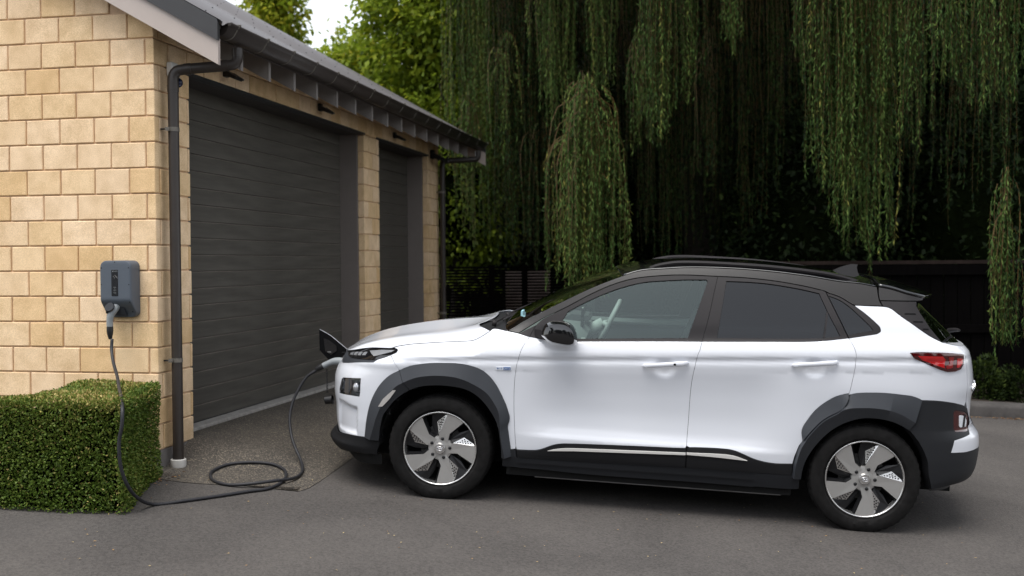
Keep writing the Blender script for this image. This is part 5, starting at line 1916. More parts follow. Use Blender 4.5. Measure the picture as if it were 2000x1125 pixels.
# ---- bonnet, windscreen, roof, tailgate glass as lofted patches (near half, mirrored)
def coons(c0, c1, d0, d1, nu, nv, disp=None):
    """c0,c1 along u (v=0,1); d0,d1 along v (u=0,1)"""
    c0, c1 = resamp3(c0, nu), resamp3(c1, nu)
    d0, d1 = resamp3(d0, nv), resamp3(d1, nv)
    u = np.linspace(0, 1, nu)[None, :, None]
    v = np.linspace(0, 1, nv)[:, None, None]
    S = (1 - v) * c0[None] + v * c1[None] + (1 - u) * d0[:, None] + u * d1[:, None] - ((1 - u) * (1 - v) * c0[0] + u * (1 - v) * c0[-1] + (1 - u) * v * c1[0] + u * v * c1[-1])
    if disp is not None:
        S = disp(S)
    return S
def patch(name, S, m, parent, thick=0.0, both=True, flip=False):
    """one object for the full width: near half plus mirror, welded on the centre line (v=last row lies at y=0)"""
    nv, nu = S.shape[:2]
    if both:
        mir = S[::-1][1:].copy()
        mir[..., 1] *= -1
        S = np.concatenate([S, mir])
        nv = len(S)
    V = S.reshape(-1, 3)
    F = []
    for i in range(nv - 1):
        for j in range(nu - 1):
            a = i * nu + j
            f = (a, a + 1, a + nu + 1, a + nu)
            F.append(f[::-1] if flip else f)
    o = from_np(name, V, F, m, parent, smooth=True)
    if thick:
        md = o.modifiers.new('thickness', 'SOLIDIFY')
        md.thickness = thick
        md.offset = -1
    return o
cen = lambda c: [(x, 0.0, z) for x, z in c]
# bonnet
hc = smc([(-.815, .822), (-.78, .850), (-.70, .897), (-.60, .940), (-.48, .977), (-.35, 1.007), (-.2, 1.034), (0, 1.060), (.12, 1.072), (.20, 1.078)], .03)
side_c = pts3(smc([(-.352, .921)] + c_('hood_shut')[1:]), .0)
front_c = np.concatenate([pts3([(-.352, .922), (-.402, .917), (-.524, .902)], .001), np.array([(-.655, -.62, .872), (-.74, -.42, .845), (-.79, -.22, .829), (-.815, 0, .822)])])
front_c = np.array(catmull([tuple(p) for p in front_c], .03))
rear_c = np.array(catmull([tuple(side_c[-1]), (.225, -.72, 1.078), (.185, -.62, 1.079), (.165, -.5, 1.081), (.185, -.3, 1.083), (.20, 0, 1.084)], .03))
def crease_disp(S):
    S = S.copy()
    nv, nu = S.shape[:2]
    v = np.linspace(0, 1, nv)[:, None]
    u = np.linspace(0, 1, nu)[None, :]
    # v=0 side edge, v=1 centre line; a raised crease near the side, hollow inside it
    r = .006 * np.exp(-((v - .26) / .13) ** 2)
    S[..., 2] += r * np.sin(np.clip(u * 1.02, 0, 1) * math.pi) ** .9
    return S
hoodS = coons(side_c, np.array(cen(hc)), front_c, rear_c, 60, 44)
for _ in range(60):
    H2 = hoodS.copy()
    H2[1:-1, 1:-1] = .25 * (hoodS[:-2, 1:-1] + hoodS[2:, 1:-1] + hoodS[1:-1, :-2] + hoodS[1:-1, 2:])
    hoodS[..., 2] = H2[..., 2]
hoodS = crease_disp(hoodS)
HD = patch('bonnet', hoodS, M['white'], car, .004, flip=True)
# cowl and wipers
cw = [np.array(catmull([tuple(p + np.array((.004, .0, -.010))) for p in rear_c[::6]] + [(.204, 0, 1.072)], .04))]
wsb = np.array(catmull([tuple(pt(.378, 1.079, -.004)), (.35, -.62, 1.098), (.325, -.4, 1.108), (.305, 0, 1.114)], .03))
cow = [resamp3(cw[0], 30), resamp3(cw[0], 30) * .5 + resamp3(wsb, 30) * .5 - np.array((0, 0, .018)), resamp3(wsb, 30) - np.array((0, 0, .002))]
S = np.stack(cow).transpose(1, 0, 2)
patch('cowl', S, M['clad_dark'], car)
# windscreen
ws_side = pts3([p for p in rst if .378 <= p[0] <= 1.085], -.003)
ws_top = np.array(catmull([tuple(ws_side[-1]), (1.058, -.50, 1.474), (1.035, -.25, 1.484), (1.025, 0, 1.488)], .03))
ws_c = np.array(catmull([(.305, 0, 1.114), (.52, 0, 1.238), (.76, 0, 1.364), (.90, 0, 1.430), (1.025, 0, 1.488)], .03))
wsS = coons(ws_side, ws_c, wsb, ws_top, 30, 22)
patch('windscreen', wsS, M['screen'], car, flip=True)
# black border and mirror pod on the glass
# roof
rf_side = pts3([p for p in rst if 1.08 <= p[0] <= 2.63], .001)
rf_c = np.array(catmull([(1.025, 0, 1.490), (1.2, 0, 1.532), (1.45, 0, 1.563), (1.75, 0, 1.575), (2.05, 0, 1.570), (2.35, 0, 1.548), (2.68, 0, 1.505)], .05))
rf_rear = np.array(catmull([tuple(rf_side[-1]), (2.655, -.45, 1.497), (2.675, -.2, 1.503), (2.68, 0, 1.505)], .03))
ws_top2 = ws_top + np.array((.004, 0, .002))
rfS = coons(rf_side, rf_c, ws_top2, rf_rear, 50, 24)
patch('roof', rfS, M['gloss_black'], car, .004, flip=True)
# spoiler top
sp_side = pts3([p for p in rst if p[0] >= 2.632] + [(2.905, 1.416)], .003)
sp_c = np.array(catmull([(2.684, 0, 1.505), (2.85, 0, 1.478), (3.0, 0, 1.440), (3.07, 0, 1.415)], .04))
sp_f = np.array(catmull([tuple(sp_side[0]), (2.66, -.45, 1.497), (2.68, -.2, 1.503), (2.684, 0, 1.505)], .03))
sp_r = np.array(catmull([tuple(sp_side[-1]), (3.0, -.48, 1.414), (3.055, -.25, 1.415), (3.07, 0, 1.415)], .03))
spS = coons(sp_side, sp_c, sp_f, sp_r, 20, 24)
patch('spoiler', spS, M['gloss_black'], car, .018, flip=True)
# rear window
rg_side = pts3(smc([(2.862, 1.392), (2.872, 1.337), (2.931, 1.25), (3.003, 1.168)]), -.004)
rg_top = np.array(catmull([tuple(rg_side[0]), (2.94, -.45, 1.395), (2.975, -.2, 1.398), (2.985, 0, 1.398)], .03))
rg_bot = np.array(catmull([tuple(rg_side[-1]), (3.10, -.62, 1.150), (3.20, -.45, 1.140), (3.245, -.2, 1.137), (3.254, 0, 1.136)], .03))
rg_c = np.array(catmull([(2.985, 0, 1.398), (3.09, 0, 1.30), (3.18, 0, 1.212), (3.254, 0, 1.136)], .03))
rgS = coons(rg_side, rg_c, rg_top, rg_bot, 20, 24)
patch('rear_window', rgS, M['privacy'], car, flip=True)
# shelf closing the tailgate top edge
cs = pts3(smc([(3.004, 1.166), (3.077, 1.151), (3.148, 1.139)]), -.001)
sh = np.concatenate([cs, P_uz(np.linspace(u_of(3.15, 1.139), utop, 30), np.full(30, 1.139))])
sh = np.array(sh)
S = np.stack([resamp3(rg_bot, 40), resamp3(sh, 40)]).transpose(1, 0, 2)
patch('tailgate_ledge', S, M['white'], car)
# rear wiper
wp = [(3.255, -.02, 1.175), (3.262, -.12, 1.19), (3.235, -.32, 1.205), (3.205, -.43, 1.215)]
tube('rear_wiper', wp, [.016, .013, .010, .006], M['trim'], car, 8, .03)

# ---- roof rails and aerial
for sy in (-1, 1):
    rl = [(1.215, 1.500), (1.255, 1.520), (1.300, 1.537), (1.36, 1.552), (1.42, 1.562), (1.54, 1.569), (1.73, 1.570), (1.98, 1.566), (2.23, 1.551), (2.36, 1.538), (2.453, 1.521), (2.516, 1.505), (2.60, 1.480)]
    P3_ = np.array(catmull([(x, sy * np.interp(x, [1.2, 1.6, 2.2, 2.6], [.575, .615, .615, .595]), z) for x, z in rl], .03))
    n = len(P3_)
    prof = np.array([(-.014, -.012), (-.017, 0), (-.012, .010), (0, .013), (.012, .010), (.017, 0), (.014, -.012)])
    V, F = [], []
    for i, p in enumerate(P3_):
        t = min(1, min(i, n - 1 - i) / 4 + .25)
        for a, b_ in prof:
            V.append((p[0], p[1] + a * t, p[2] + (b_ - .008) * t))
    m = len(prof)
    for i in range(n - 1):
        for j in range(m):
            a, b_ = i * m + j, i * m + (j + 1) % m
            F.append((a, b_, b_ + m, a + m))
    F += [tuple(range(m)), tuple(range((n - 1) * m, n * m))[::-1]]
    bm = bmesh.new()
    me = bpy.data.meshes.new('tmp')
    me.from_pydata([tuple(map(float, v)) for v in V], [], F)
    bm.from_mesh(me)
    rail = bm_obj('roof_rail', bm, M['rail'] if 'rail' in M else M['trim'], car, smooth=35)
    # web under the rail
    V, F = [], []
    for i, p in enumerate(P3_[2:-2]):
        zr_ = p[2] - .012
        x = p[0]
        yb = sy * float(np.interp(x, [1.2, 1.6, 2.2, 2.6], [.60, .632, .632, .61]))
        zb = float(np.interp(x, [q[0] for q in rst], [q[1] for q in rst])) - .002
        V += [(x, p[1] - .004, zr_), (x, yb, zb)]
    F = [(2 * i, 2 * i + 2, 2 * i + 3, 2 * i + 1) for i in range(len(V) // 2 - 1)]
    from_np('rail_web', V, F, M['seal'], rail)
bm = bmesh.new()
fin = [(2.470, 1.530), (2.524, 1.560), (2.57, 1.577), (2.603, 1.586), (2.640, 1.584), (2.634, 1.566), (2.640, 1.535), (2.655, 1.505), (2.47, 1.515)]
L0 = [bm.verts.new((x, -.004 - .018 * np.clip((1.585 - z) / .07, 0, 1), z)) for x, z in fin]
L1 = [bm.verts.new((x, .004 + .018 * np.clip((1.585 - z) / .07, 0, 1), z)) for x, z in fin]
bm.faces.new(L0)
bm.faces.new(L1[::-1])
for i in range(len(fin)):
    j = (i + 1) % len(fin)
    bm.faces.new((L0[i], L1[i], L1[j], L0[j]))
bm_obj('aerial', bm, M['roofpaint'], car, smooth=30)
M_wip = M['trim']
for k, (y0, y1, x0) in enumerate(((-.55, -.05, .30), (.10, .62, .31))):
    V, F = merge([tube_np(catmull([(x0 - .03, y0, 1.105), (x0 + .02, (y0 + y1) / 2, 1.125), (x0 + .045, y1, 1.130)], .05), .007, 6), tube_np([(x0 + .02, y0 + .05, 1.118), (x0 + .075, y1 + .03, 1.145)], .006, 6), tube_np([(x0 - .035, y0, 1.08), (x0 - .03, y0, 1.115)], .016, 10)])
    from_np('wiper', V, F, M_wip, car, smooth=True)

# ---- door handles
def handle(x0, z0_, x1, z1_, parents, key):
    d = np.array((x1 - x0, z1_ - z0_))
    n = 26
    for s, par in zip((-1, 1), parents):
        V, F = [], []
        for i in range(n):
            t = i / (n - 1)
            x, z = x0 + d[0] * t, z0_ + d[1] * t
            w_ = .0105 * min(1, (t / .06 + .28)) * min(1, (1 - t) / .05 + .35) * (1.10 if t > .75 else 1.0)
            o = .022 * min(1, t / .10 + .1) * min(1, (1 - t) / .10 + .1)
            p = pt(x, z, 0)
            # cup dents must not pull the grip inwards
            base_y = -float(Wsurf(np.array([x]), np.array([z]), np.array([1.0]), dents=False)[0])
            for a in range(10):
                an = a / 10 * 2 * math.pi
                V.append((x, base_y - o - .009 * math.cos(an) - .006, z + w_ * 1.4 * math.sin(an)))
        for i in range(n - 1):
            for a in range(10):
                F.append((i * 10 + a, i * 10 + (a + 1) % 10, (i + 1) * 10 + (a + 1) % 10, (i + 1) * 10 + a))
        F += [tuple(range(10)), tuple(range((n - 1) * 10, n * 10))[::-1]]
        V = np.array(V)
        if s > 0:
            V[:, 1] *= -1
        bm = bmesh.new()
        me = bpy.data.meshes.new('tmp')
        me.from_pydata([tuple(map(float, v)) for v in V], [], F)
        bm.from_mesh(me)
        h = bm_obj('handle', bm, M['white'], par, smooth=50)
        if key:
            xk, zk = x0 + d[0] * .70, z0_ + d[1] * .70
            yk = float(-Wsurf(np.array([xk]), np.array([zk]), np.array([1.0]), False)[0]) - .0372
            box('lock_button', (xk - .007, s * yk * -1 - .001 if s > 0 else yk - .001, zk - .006), (xk + .007, -yk + .0015 if s > 0 else yk + .003, zk + .006), M['seal'], h)
handle(1.236, .925, 1.512, .957, FD, True)
handle(2.125, .984, 2.396, 1.017, RD, False)

# ---- door mirrors
for s in (-1, 1):
    ym = -.97
    o_ = [(.612, 1.085), (.618, 1.120), (.632, 1.150), (.66, 1.170), (.71, 1.176), (.765, 1.170), (.800, 1.150), (.824, 1.115), (.833, 1.078), (.828, 1.044), (.800, 1.030), (.73, 1.034), (.655, 1.050)]
    prof_y = [(-.085, .55), (-.075, .82), (-.04, .97), (.0, 1.0), (.06, .97), (.09, .90)]
    cc = np.array((.735, 1.10))
    V, F = [], []
    m = len(o_) * 3
    oc = [tuple(p) for p in catmull(o_, .5, closed=True)]
    oc = resamp3(np.array(catmull(o_ + o_[:1], .01)), 40)[:-1]
    m = len(oc)
    for dy, k in prof_y:
        for p in oc:
            q = cc + (p - cc) * k
            V.append((q[0] + .02 * (1 - k), s * -(ym + dy) if s > 0 else ym + dy, q[1]))
    for i in range(len(prof_y) - 1):
        for j in range(m):
            a, b_ = i * m + j, i * m + (j + 1) % m
            F.append((a, b_, b_ + m, a + m))
    F += [tuple(range(m)), tuple(range((len(prof_y) - 1) * m, len(prof_y) * m))[::-1]]
    bm = bmesh.new()
    me = bpy.data.meshes.new('tmp')
    me.from_pydata([tuple(map(float, v)) for v in V], [], F)
    bm.from_mesh(me)
    mir = bm_obj('door_mirror', bm, M['gloss_black'], car, smooth=45)
    # arm
    V, F = [], []
    arm = [(.57, .835, 1.058, 1.104), (.60, .87, 1.054, 1.104), (.66, .92, 1.046, 1.096), (.73, .955, 1.034, 1.085)]
    for x, y, za, zb in arm:
        for (dx, zz_) in ((-.02, za), (.05, za - .006), (.05, zb - .012), (-.02, zb)):
            V.append((x + dx * .6, s * y, zz_))
    for i in range(3):
        for j in range(4):
            a, b_ = i * 4 + j, i * 4 + (j + 1) % 4
            F.append((a, b_, b_ + 4, a + 4))
    F += [(0, 1, 2, 3), (15, 14, 13, 12)]
    bm = bmesh.new()
    me = bpy.data.meshes.new('tmp')
    me.from_pydata(V, [], F)
    bm.from_mesh(me)
    bm_obj('arm', bm, M['trim'], mir, smooth=30)
    V, F = lathe([(0, -.004), (.010, -.003), (.016, 0)], 14, 'y')
    V = V * np.array((1.35, 1, .75)) + np.array((.795, -1.043 if s < 0 else 1.043, 1.077))
    from_np('indicator', V, F, M['chrome'], mir, smooth=True)

# ---- wheels
def wheel_meshes():
    out = {}
    # tyre, flattened where it stands on the ground
    pr = [(.2365, .075), (.240, .098), (.252, .108), (.275, .112), (.300, .109), (.318, .101), (.3275, .090), (.3315, .078), (.3335, .060), (.3285, .057), (.3285, .050), (.334, .048), (.334, .010), (.329, .008), (.329, -.008), (.334, -.010), (.334, -.048), (.3285, -.050), (.3285, -.057), (.3335, -.060), (.3315, -.078), (.318, -.101), (.275, -.112), (.240, -.098), (.2365, -.075), (.21, -.06), (.21, .06)]
    V, F = lathe([(r_, -h) for r_, h in pr], 144, 'y')
    V = V.copy()
    npf = len(pr)
    for i in range(144):
        if i % 3 == 0:
            for j in (6, 7, 8, 20, 21):
                V[i * npf + j] *= np.array((.986, 1, .986))
    bot = V[:, 2] < -.3165
    V[bot, 2] = -.3165 - (V[bot, 2] + .3165) * .04
    near = (np.abs(V[:, 0]) < .14) & (V[:, 2] < -.25)
    V[near, 1] *= 1 + .05 * (1 - np.abs(V[near, 0]) / .14)
    out['tyre'] = (V, F)
    return out
WM = wheel_meshes()
def rot2(p, a):
    c, s_ = math.cos(a), math.sin(a)
    return (p[0] * c - p[1] * s_, p[0] * s_ + p[1] * c)
RR = .2345
YF = -.094      # outer face of the rim (wheel-centre coordinates, towards the viewer)
def plate(bm, pts, y, t, taper=.0, mi=0, si=None):
    """a face outline (x,z) at depth y (or list of depths) with side walls going inwards by t"""
    ys = y if isinstance(y, (list, tuple)) else [y] * len(pts)
    a = [bm.verts.new((p[0] * RR, yy, p[1] * RR)) for p, yy in zip(pts, ys)]
    c = np.mean(np.array(pts), 0)
    b = [bm.verts.new(((p[0] + (c[0] - p[0]) * -taper) * RR, yy + t, (p[1] + (c[1] - p[1]) * -taper) * RR)) for p, yy in zip(pts, ys)]
    f = bm.faces.new(a)
    f.material_index = mi
    n = len(a)
    for i in range(n):
        q = bm.faces.new((a[i], b[i], b[(i + 1) % n], a[(i + 1) % n]))
        q.material_index = mi if si is None else si
def build_wheel(parent_name, lab, loc, mirror, spin):
    w = empty('wheel')
    w.parent = car
    w.location = loc
    if mirror:
        w.rotation_euler = (0, 0, math.pi)
    return w
def wheel_parts(w, spin):
    V, F = WM['tyre']
    key = 'tyre_me'
    if key not in WM:
        o = from_np('tyre', V, F, M['rubber'], w)
        sharp_by_angle(o.data, 25)
        WM[key] = o.data
    else:
        link('tyre', WM[key], w)
    def get(key, fn):
        if key not in WM:
            o = fn()
            WM[key] = o.data
            return o
        return link(key, WM[key], w)
    # barrel, back plate and lip ring
    def f_rim():
        V, F = lathe([(.232, -.088), (.2355, -.095), (.2325, -.0985), (.2265, -.0975), (.2245, -.088), (.218, -.060), (.205, .05), (.225, .085)], 72, 'y')
        return from_np('rim', V, F, M['alloy_bright'], w, smooth=True)
    rim = get('rim', f_rim)
    rim.rotation_euler = (0, spin, 0)
    def sub(key, fn):
        if key not in WM:
            o = fn()
            o.parent = rim
            WM[key] = o.data
        else:
            o = link(key, WM[key], rim)
        return o
    def f_back():
        V, F = lathe([(.0, .03), (.20, .03), (.21, -.02), (.2225, -.06)], 40, 'y')
        return from_np('wheel_well_disc', V, F, M['void'], rim, smooth=True)
    sub('wheel_well_disc', f_back)
    def f_disc():
        V, F = lathe([(.06, -.005), (.14, -.005), (.14, .01), (.06, .01)], 40, 'y')
        o = from_np('brake_disc', V, F, M['grey_metal'], rim)
        return o
    sub('brake_disc', f_disc)
    step = -2 * math.pi / 5
    # outline pieces of one fifth, unit radius, y up, viewer's side
    nx = lambda p: rot2(p, step)
    def arc(a0, a1, r_=.965, n=8):
        return [(r_ * math.cos(a), r_ * math.sin(a)) for a in np.linspace(a0, a1, n)]
    A_open0 = math.atan2(.82, -.50)
    blade0 = (.150, .945)      # outer left corner of the blade (right of the dimple facet)
    n0, n1_, n2_ = nx((-.520, .815)), nx((-.315, .360)), nx((-.10, .235))
    a0, a1 = math.atan2(blade0[1], blade0[0]), math.atan2(n0[1], n0[0])
    for k in range(5):
        def f_blade():
            bm = bmesh.new()
            pts = [(-.035, .235), (-.045, .375), (.165, .93)] + arc(a0 - .03, a1, .968, 7) + [n1_, n2_, (.10, .18)]
            ys = [YF + .012, YF + .008, YF + .003] + [YF + .001] * 7 + [YF + .008, YF + .012, YF + .012]
            plate(bm, pts, ys, .035, si=1)
            return bm_obj('spoke', bm, [M['alloy'], M['alloy_bright']], rim)
        def f_facet():
            bm = bmesh.new()
            plate(bm, [(-.052, .375), (-.115, .705), (.105, .905), (.165, .925)], [YF + .012, YF + .022, YF + .012, YF + .005], .03)
            return bm_obj('dimple_facet', bm, M['alloy_bright'], rim)
        def f_dark():
            bm = bmesh.new()
            pts = [(-.118, .705), (-.062, .375), (-.14, .30), (-.265, .60), (-.27, .925)] + arc(math.atan2(.94, -.26), math.atan2(.945, .12), .962, 6) + [(.10, .91)]
            plate(bm, pts, [YF + .024, YF + .018, YF + .03, YF + .034, YF + .022] + [YF + .010] * 6 + [YF + .014], .03)
            return bm_obj('dark_facet', bm, M['alloy_dark'], rim)
        def f_slot():
            bm = bmesh.new()
            # the wall on the far side of the opening
            plate(bm, [(-.485, .80), (-.310, .375), (-.105, .245), (-.13, .31), (-.29, .42), (-.44, .79)], [YF + .004, YF + .012, YF + .016, YF + .03, YF + .034, YF + .03], .02)
            return bm_obj('slot_edge', bm, M['alloy_dark'], rim)
        def f_dots():
            parts = []
            dv, df = lathe([(0, -.0008), (.0042, -.0004), (.0044, .0006)], 6, 'y')
            for r_ in range(7):
                t = r_ / 6
                zz_ = .44 + .40 * t
                x0, x1 = np.interp(zz_, [.375, .705, .905], [-.045, -.095, .10]), np.interp(zz_, [.375, .93], [-.035, .145])
                cnt = max(1, int((x1 - x0) / .055))
                for q in range(cnt):
                    x = x0 + (q + .6) * (x1 - x0) / (cnt + .2)
                    yy = YF + .0165 - .006 * t
                    parts.append((dv + np.array((x * RR, yy - .0035, zz_ * RR)), df))
            V, F = merge(parts)
            o = from_np('dimples', V, F, M['alloy_dark'], rim)
            o['kind'] = 'stuff'
            return o
        for key, fn in (('spoke', f_blade), ('dimple_facet', f_facet), ('dark_facet', f_dark), ('slot_edge', f_slot), ('dimples', f_dots)):
            o = sub(key, fn)
            if key == 'dimples':
                o['kind'] = 'stuff'
            o.rotation_euler = (0, -step * k * -1 * -1, 0)
        def f_nut():
            V, F = lathe([(0, YF + .004), (.007, YF + .0045), (.0105, YF + .008), (.0115, YF + .0175), (.0155, YF + .0125), (.016, YF + .03)], 12, 'y')
            return from_np('wheel_nut', V, F, M['alloy_dark'], rim, smooth=True)
        o = sub('wheel_nut', f_nut)
        a = math.radians(78 - 72 * k)
        o.location = (.062 * math.cos(a), 0, .062 * math.sin(a))
    def f_cap():
        V, F = lathe([(0, YF - .004), (.030, YF - .003), (.034, YF + .001), (.036, YF + .010), (.052, YF + .012), (.075, YF + .016), (.080, YF + .03)], 40, 'y')
        o = from_np('hub', V, F, [M['alloy_bright'], M['alloy']], rim, fmat=[0 if i % 6 < 3 else 1 for i in range(len(F))])
        sharp_by_angle(o.data, 35)
        return o
    sub('hub', f_cap)
    def f_emb():
        parts = []
        el = [(.020 * math.cos(a), YF - .0055, .0125 * math.sin(a)) for a in np.linspace(0, 2 * math.pi, 28)]
        parts.append(tube_np(el, .0016, 5, False))
        for p in ([(-.010, .0085), (-.0095, 0), (-.0125, -.0065)], [(.0125, .0065), (.0095, 0), (.010, -.0085)], [(-.0095, -.001), (0, .0005), (.0095, .0015)]):
            parts.append(tube_np([(x, YF - .0055, z) for x, z in p], .0019, 5))
        V, F = merge(parts)
        return from_np('hub_emblem', V, F, M['chrome'], rim, smooth=True)
    sub('hub_emblem', f_emb)
for (x, s, sp, lb) in ((0, -1, 0.0, 'front wheel nearest the viewer'), (2.6, -1, .14, 'rear wheel nearest the viewer'), (0, 1, .5, ''), (2.6, 1, 1.0, '')):
    w = build_wheel('wheel', lb, (x, s * .778, .318), s > 0, sp)
    wheel_parts(w, sp)

# ---- dark structure: wheel housings, floor, inner shell
for x in (0, 2.6):
    for s in (-1, 1):
        V, F = [], []
        n = 30
        for i in range(n + 1):
            a = math.radians(-4 + 188 * i / n)
            for y in (s * .52, s * .855):
                V.append((x + .392 * math.cos(a), y, .335 + .392 * math.sin(a)))
        for i in range(n):
            F.append((2 * i, 2 * i + 1, 2 * i + 3, 2 * i + 2))
        c = len(V)
        V.append((x, s * .52, .335))
        for i in range(n):
            F.append((2 * i, 2 * i + 2, c))
        from_np('wheel_housing', V, F, M['void'], car, smooth=False)
hlS = rfS.copy()
hlS[..., 2] -= .035
hlS[..., 1] *= .97
patch('headliner', hlS, M['interior'], car)
bm = bmesh.new()
add_box(bm, (.42, -.80, .17), (2.18, .80, .30))
fl = bm_obj('floor_pan', bm, M['void'], car)
bm = bmesh.new()
add_box(bm, (-.68, -.50, .18), (.40, .50, .62))
bm_obj('engine_bay', bm, M['void'], car)
bm = bmesh.new()
add_box(bm, (2.20, -.50, .20), (3.20, .50, .70))
bm_obj('boot_floor', bm, M['void'], car)
tube('jacking_edge', [(.60, -.792, .168), (2.12, -.792, .168)], .006, M['grey_metal'], car, 6)
for s in (-1,  1):
    us = np.linspace(.3, UMAX - .02, 90)
    zs = np.linspace(.24, 1.03, 28)
    Ug, Zg = np.meshgrid(us, zs)
    P3 = P_uz(Ug.ravel(), Zg.ravel()) - N_uz(Ug.ravel(), Zg.ravel()) * .045
    if s > 0:
        P3[:, 1] *= -1
    F = []
    for j in range(27):
        for i in range(89):
            a = j * 90 + i
            c = (P3[a] + P3[a + 91]) / 2
            if min(math.hypot(c[0], c[2] - .33), math.hypot(c[0] - 2.6, c[2] - .33)) < .41:
                continue
            if c[0] < -.50 and c[2] < .75:
                continue
            if c[0] < .55 and c[2] > float(f_zs(c[0])) - .16:
                continue
            F.append((a, a + 1, a + 91, a + 90))
    from_np('inner_shell', P3, F, M['interior'], car, smooth=True)

# ---- cabin
bm = bmesh.new()
add_prism(bm, [(.36, -.74, 1.04), (.62, -.74, 1.085), (.80, -.74, 1.075), (.86, -.74, 1.02), (.84, -.74, .80), (.70, -.74, .60), (.36, -.74, .60)], (0, 1.48, 0))
dash = bm_obj('dashboard', bm, M['interior_mid'], car, smooth=40)
box('door_top_trim', (.80, .790, 1.035), (1.62, .815, 1.062), M['interior_light'], FD[1])
bm = bmesh.new()
add_prism(bm, [(.66, .18, 1.085), (.72, .18, 1.125), (.84, .18, 1.118), (.86, .18, 1.09), (.80, .18, 1.06)], (0, .36, 0))
bm_obj('instrument_hood', bm, M['interior'], dash, smooth=40)
box('touch_screen', (.805, -.12, 1.06), (.825, .10, 1.20), M['gloss_black'], dash, .005)
box('dash_vent', (.80, -.70, .96), (.866, -.56, 1.04), M['interior_light'], dash, .006)
# steering wheel on the far (right-hand) side
th = np.linspace(0, 2 * math.pi, 41)
swc = np.array((.985, .36, 1.055))
ax1, ax2 = np.array((0, 1.0, 0)), np.array((.40, 0, .917))
ring = [swc + .182 * (math.cos(t) * ax1 + math.sin(t) * ax2) for t in th]
V, F = merge([tube_np(ring, .0165, 10, False), tube_np([swc - ax1 * .17, swc - ax1 * .05 + np.array((-.03, 0, 0)), swc + ax1 * .05 + np.array((-.03, 0, 0)), swc + ax1 * .17], [.014, .02, .02, .014], 8), tube_np([swc - ax2 * .17, swc + np.array((-.03, 0, 0))], [.012, .03], 8), tube_np([swc + np.array((-.04, 0, 0)), np.array((.80, .36, .97))], [.045, .045], 12)])
from_np('steering_wheel', V, F, M['interior_light'], car, smooth=True)
def seat(y, x, far):
    bm = bmesh.new()
    add_box(bm, (x - .10, y - .25, .48), (x + .45, y + .25, .66), .06, 3)
    o = bm_obj('seat', bm, M['interior'], car, smooth=60)
    bm = bmesh.new()
    add_prism(bm, [(x + .36, y - .235, .62), (x + .50, y - .235, .62), (x + .70, y - .235, 1.20), (x + .60, y - .235, 1.23)], (0, .47, 0))
    bmesh.ops.bevel(bm, geom=bm.edges[:], offset=.04, segments=2, affect='EDGES')
    bm_obj('backrest', bm, M['interior'], o, smooth=60)
    bm = bmesh.new()
    add_box(bm, (x + .615, y - .13, 1.24), (x + .715, y + .13, 1.40), .035, 2)
    bm_obj('headrest', bm, M['interior'], o, smooth=60)
seat(-.37, 1.02, False)
seat(.37, 1.02, True)
bm = bmesh.new()
add_box(bm, (1.95, -.62, .50), (2.45, .62, .68), .05, 2)
bm_obj('rear_bench', bm, M['interior'], car, smooth=60)
bm = bmesh.new()
add_prism(bm, [(2.36, -.62, .62), (2.50, -.62, .62), (2.62, -.62, 1.12), (2.53, -.62, 1.13)], (0, 1.24, 0))
bm_obj('rear_backrest', bm, M['interior'], car, smooth=60)
box('registration_label', (.44, -.575, 1.147), (.452, -.47, 1.190), M['sticker'], car)
bm = bmesh.new()
add_box(bm, (.90, -.06, 1.33), (.96, .06, 1.40), .015, 2)
bm_obj('mirror_pod', bm, M['gloss_black'], car, smooth=60)

# ---- badges
def on_side(x, z, off, s=-1):
    """matrix: text x along the car to the rear, y up, facing out on the viewer's side"""
    p = pt(x, z, off)
    n = N_uz(np.array([u_of(x, z)]), np.array([z]))[0]
    n = Vector(n)
    xx = Vector((1, 0, 0))
    xx = (xx - n * xx.dot(n)).normalized()
    yy = n.cross(xx)
    return Matrix(((xx.x, yy.x, n.x, p[0]), (xx.y, yy.y, n.y, p[1]), (xx.z, yy.z, n.z, p[2]), (0, 0, 0, 1)))
bd = panel('wing_badge', [(.334, .861), (.427, .866), (.428, .844), (.335, .838)], M['badge_white'], car, res=.03, off=.003, gap=0, thick=.003, sides=(-1,))[0]
panel('blue_half', [(.380, .861), (.425, .8635), (.426, .8455), (.381, .8435)], M['blue'], bd, res=.03, off=.0045, gap=0, thick=.001, sides=(-1,))
for txt, x, m_ in (('BLUE', .357, M['blue']), ('DRIVE', .403, M['badge_white'])):
    mt = on_side(x, .8525, .0052) @ Matrix.Rotation(.045, 4, 'Z')
    text_mesh('lettering', txt, .0155, m_, bd, mt, .0003)
mt = on_side(3.268, .878, .004)
text_mesh('tailgate_lettering', 'KONA', .052, M['chrome'], car, mt, .003)
box('tailgate_handle_trim', (3.312, -.40, .850), (3.338, .40, .900), M['white'], car, .012, 3)

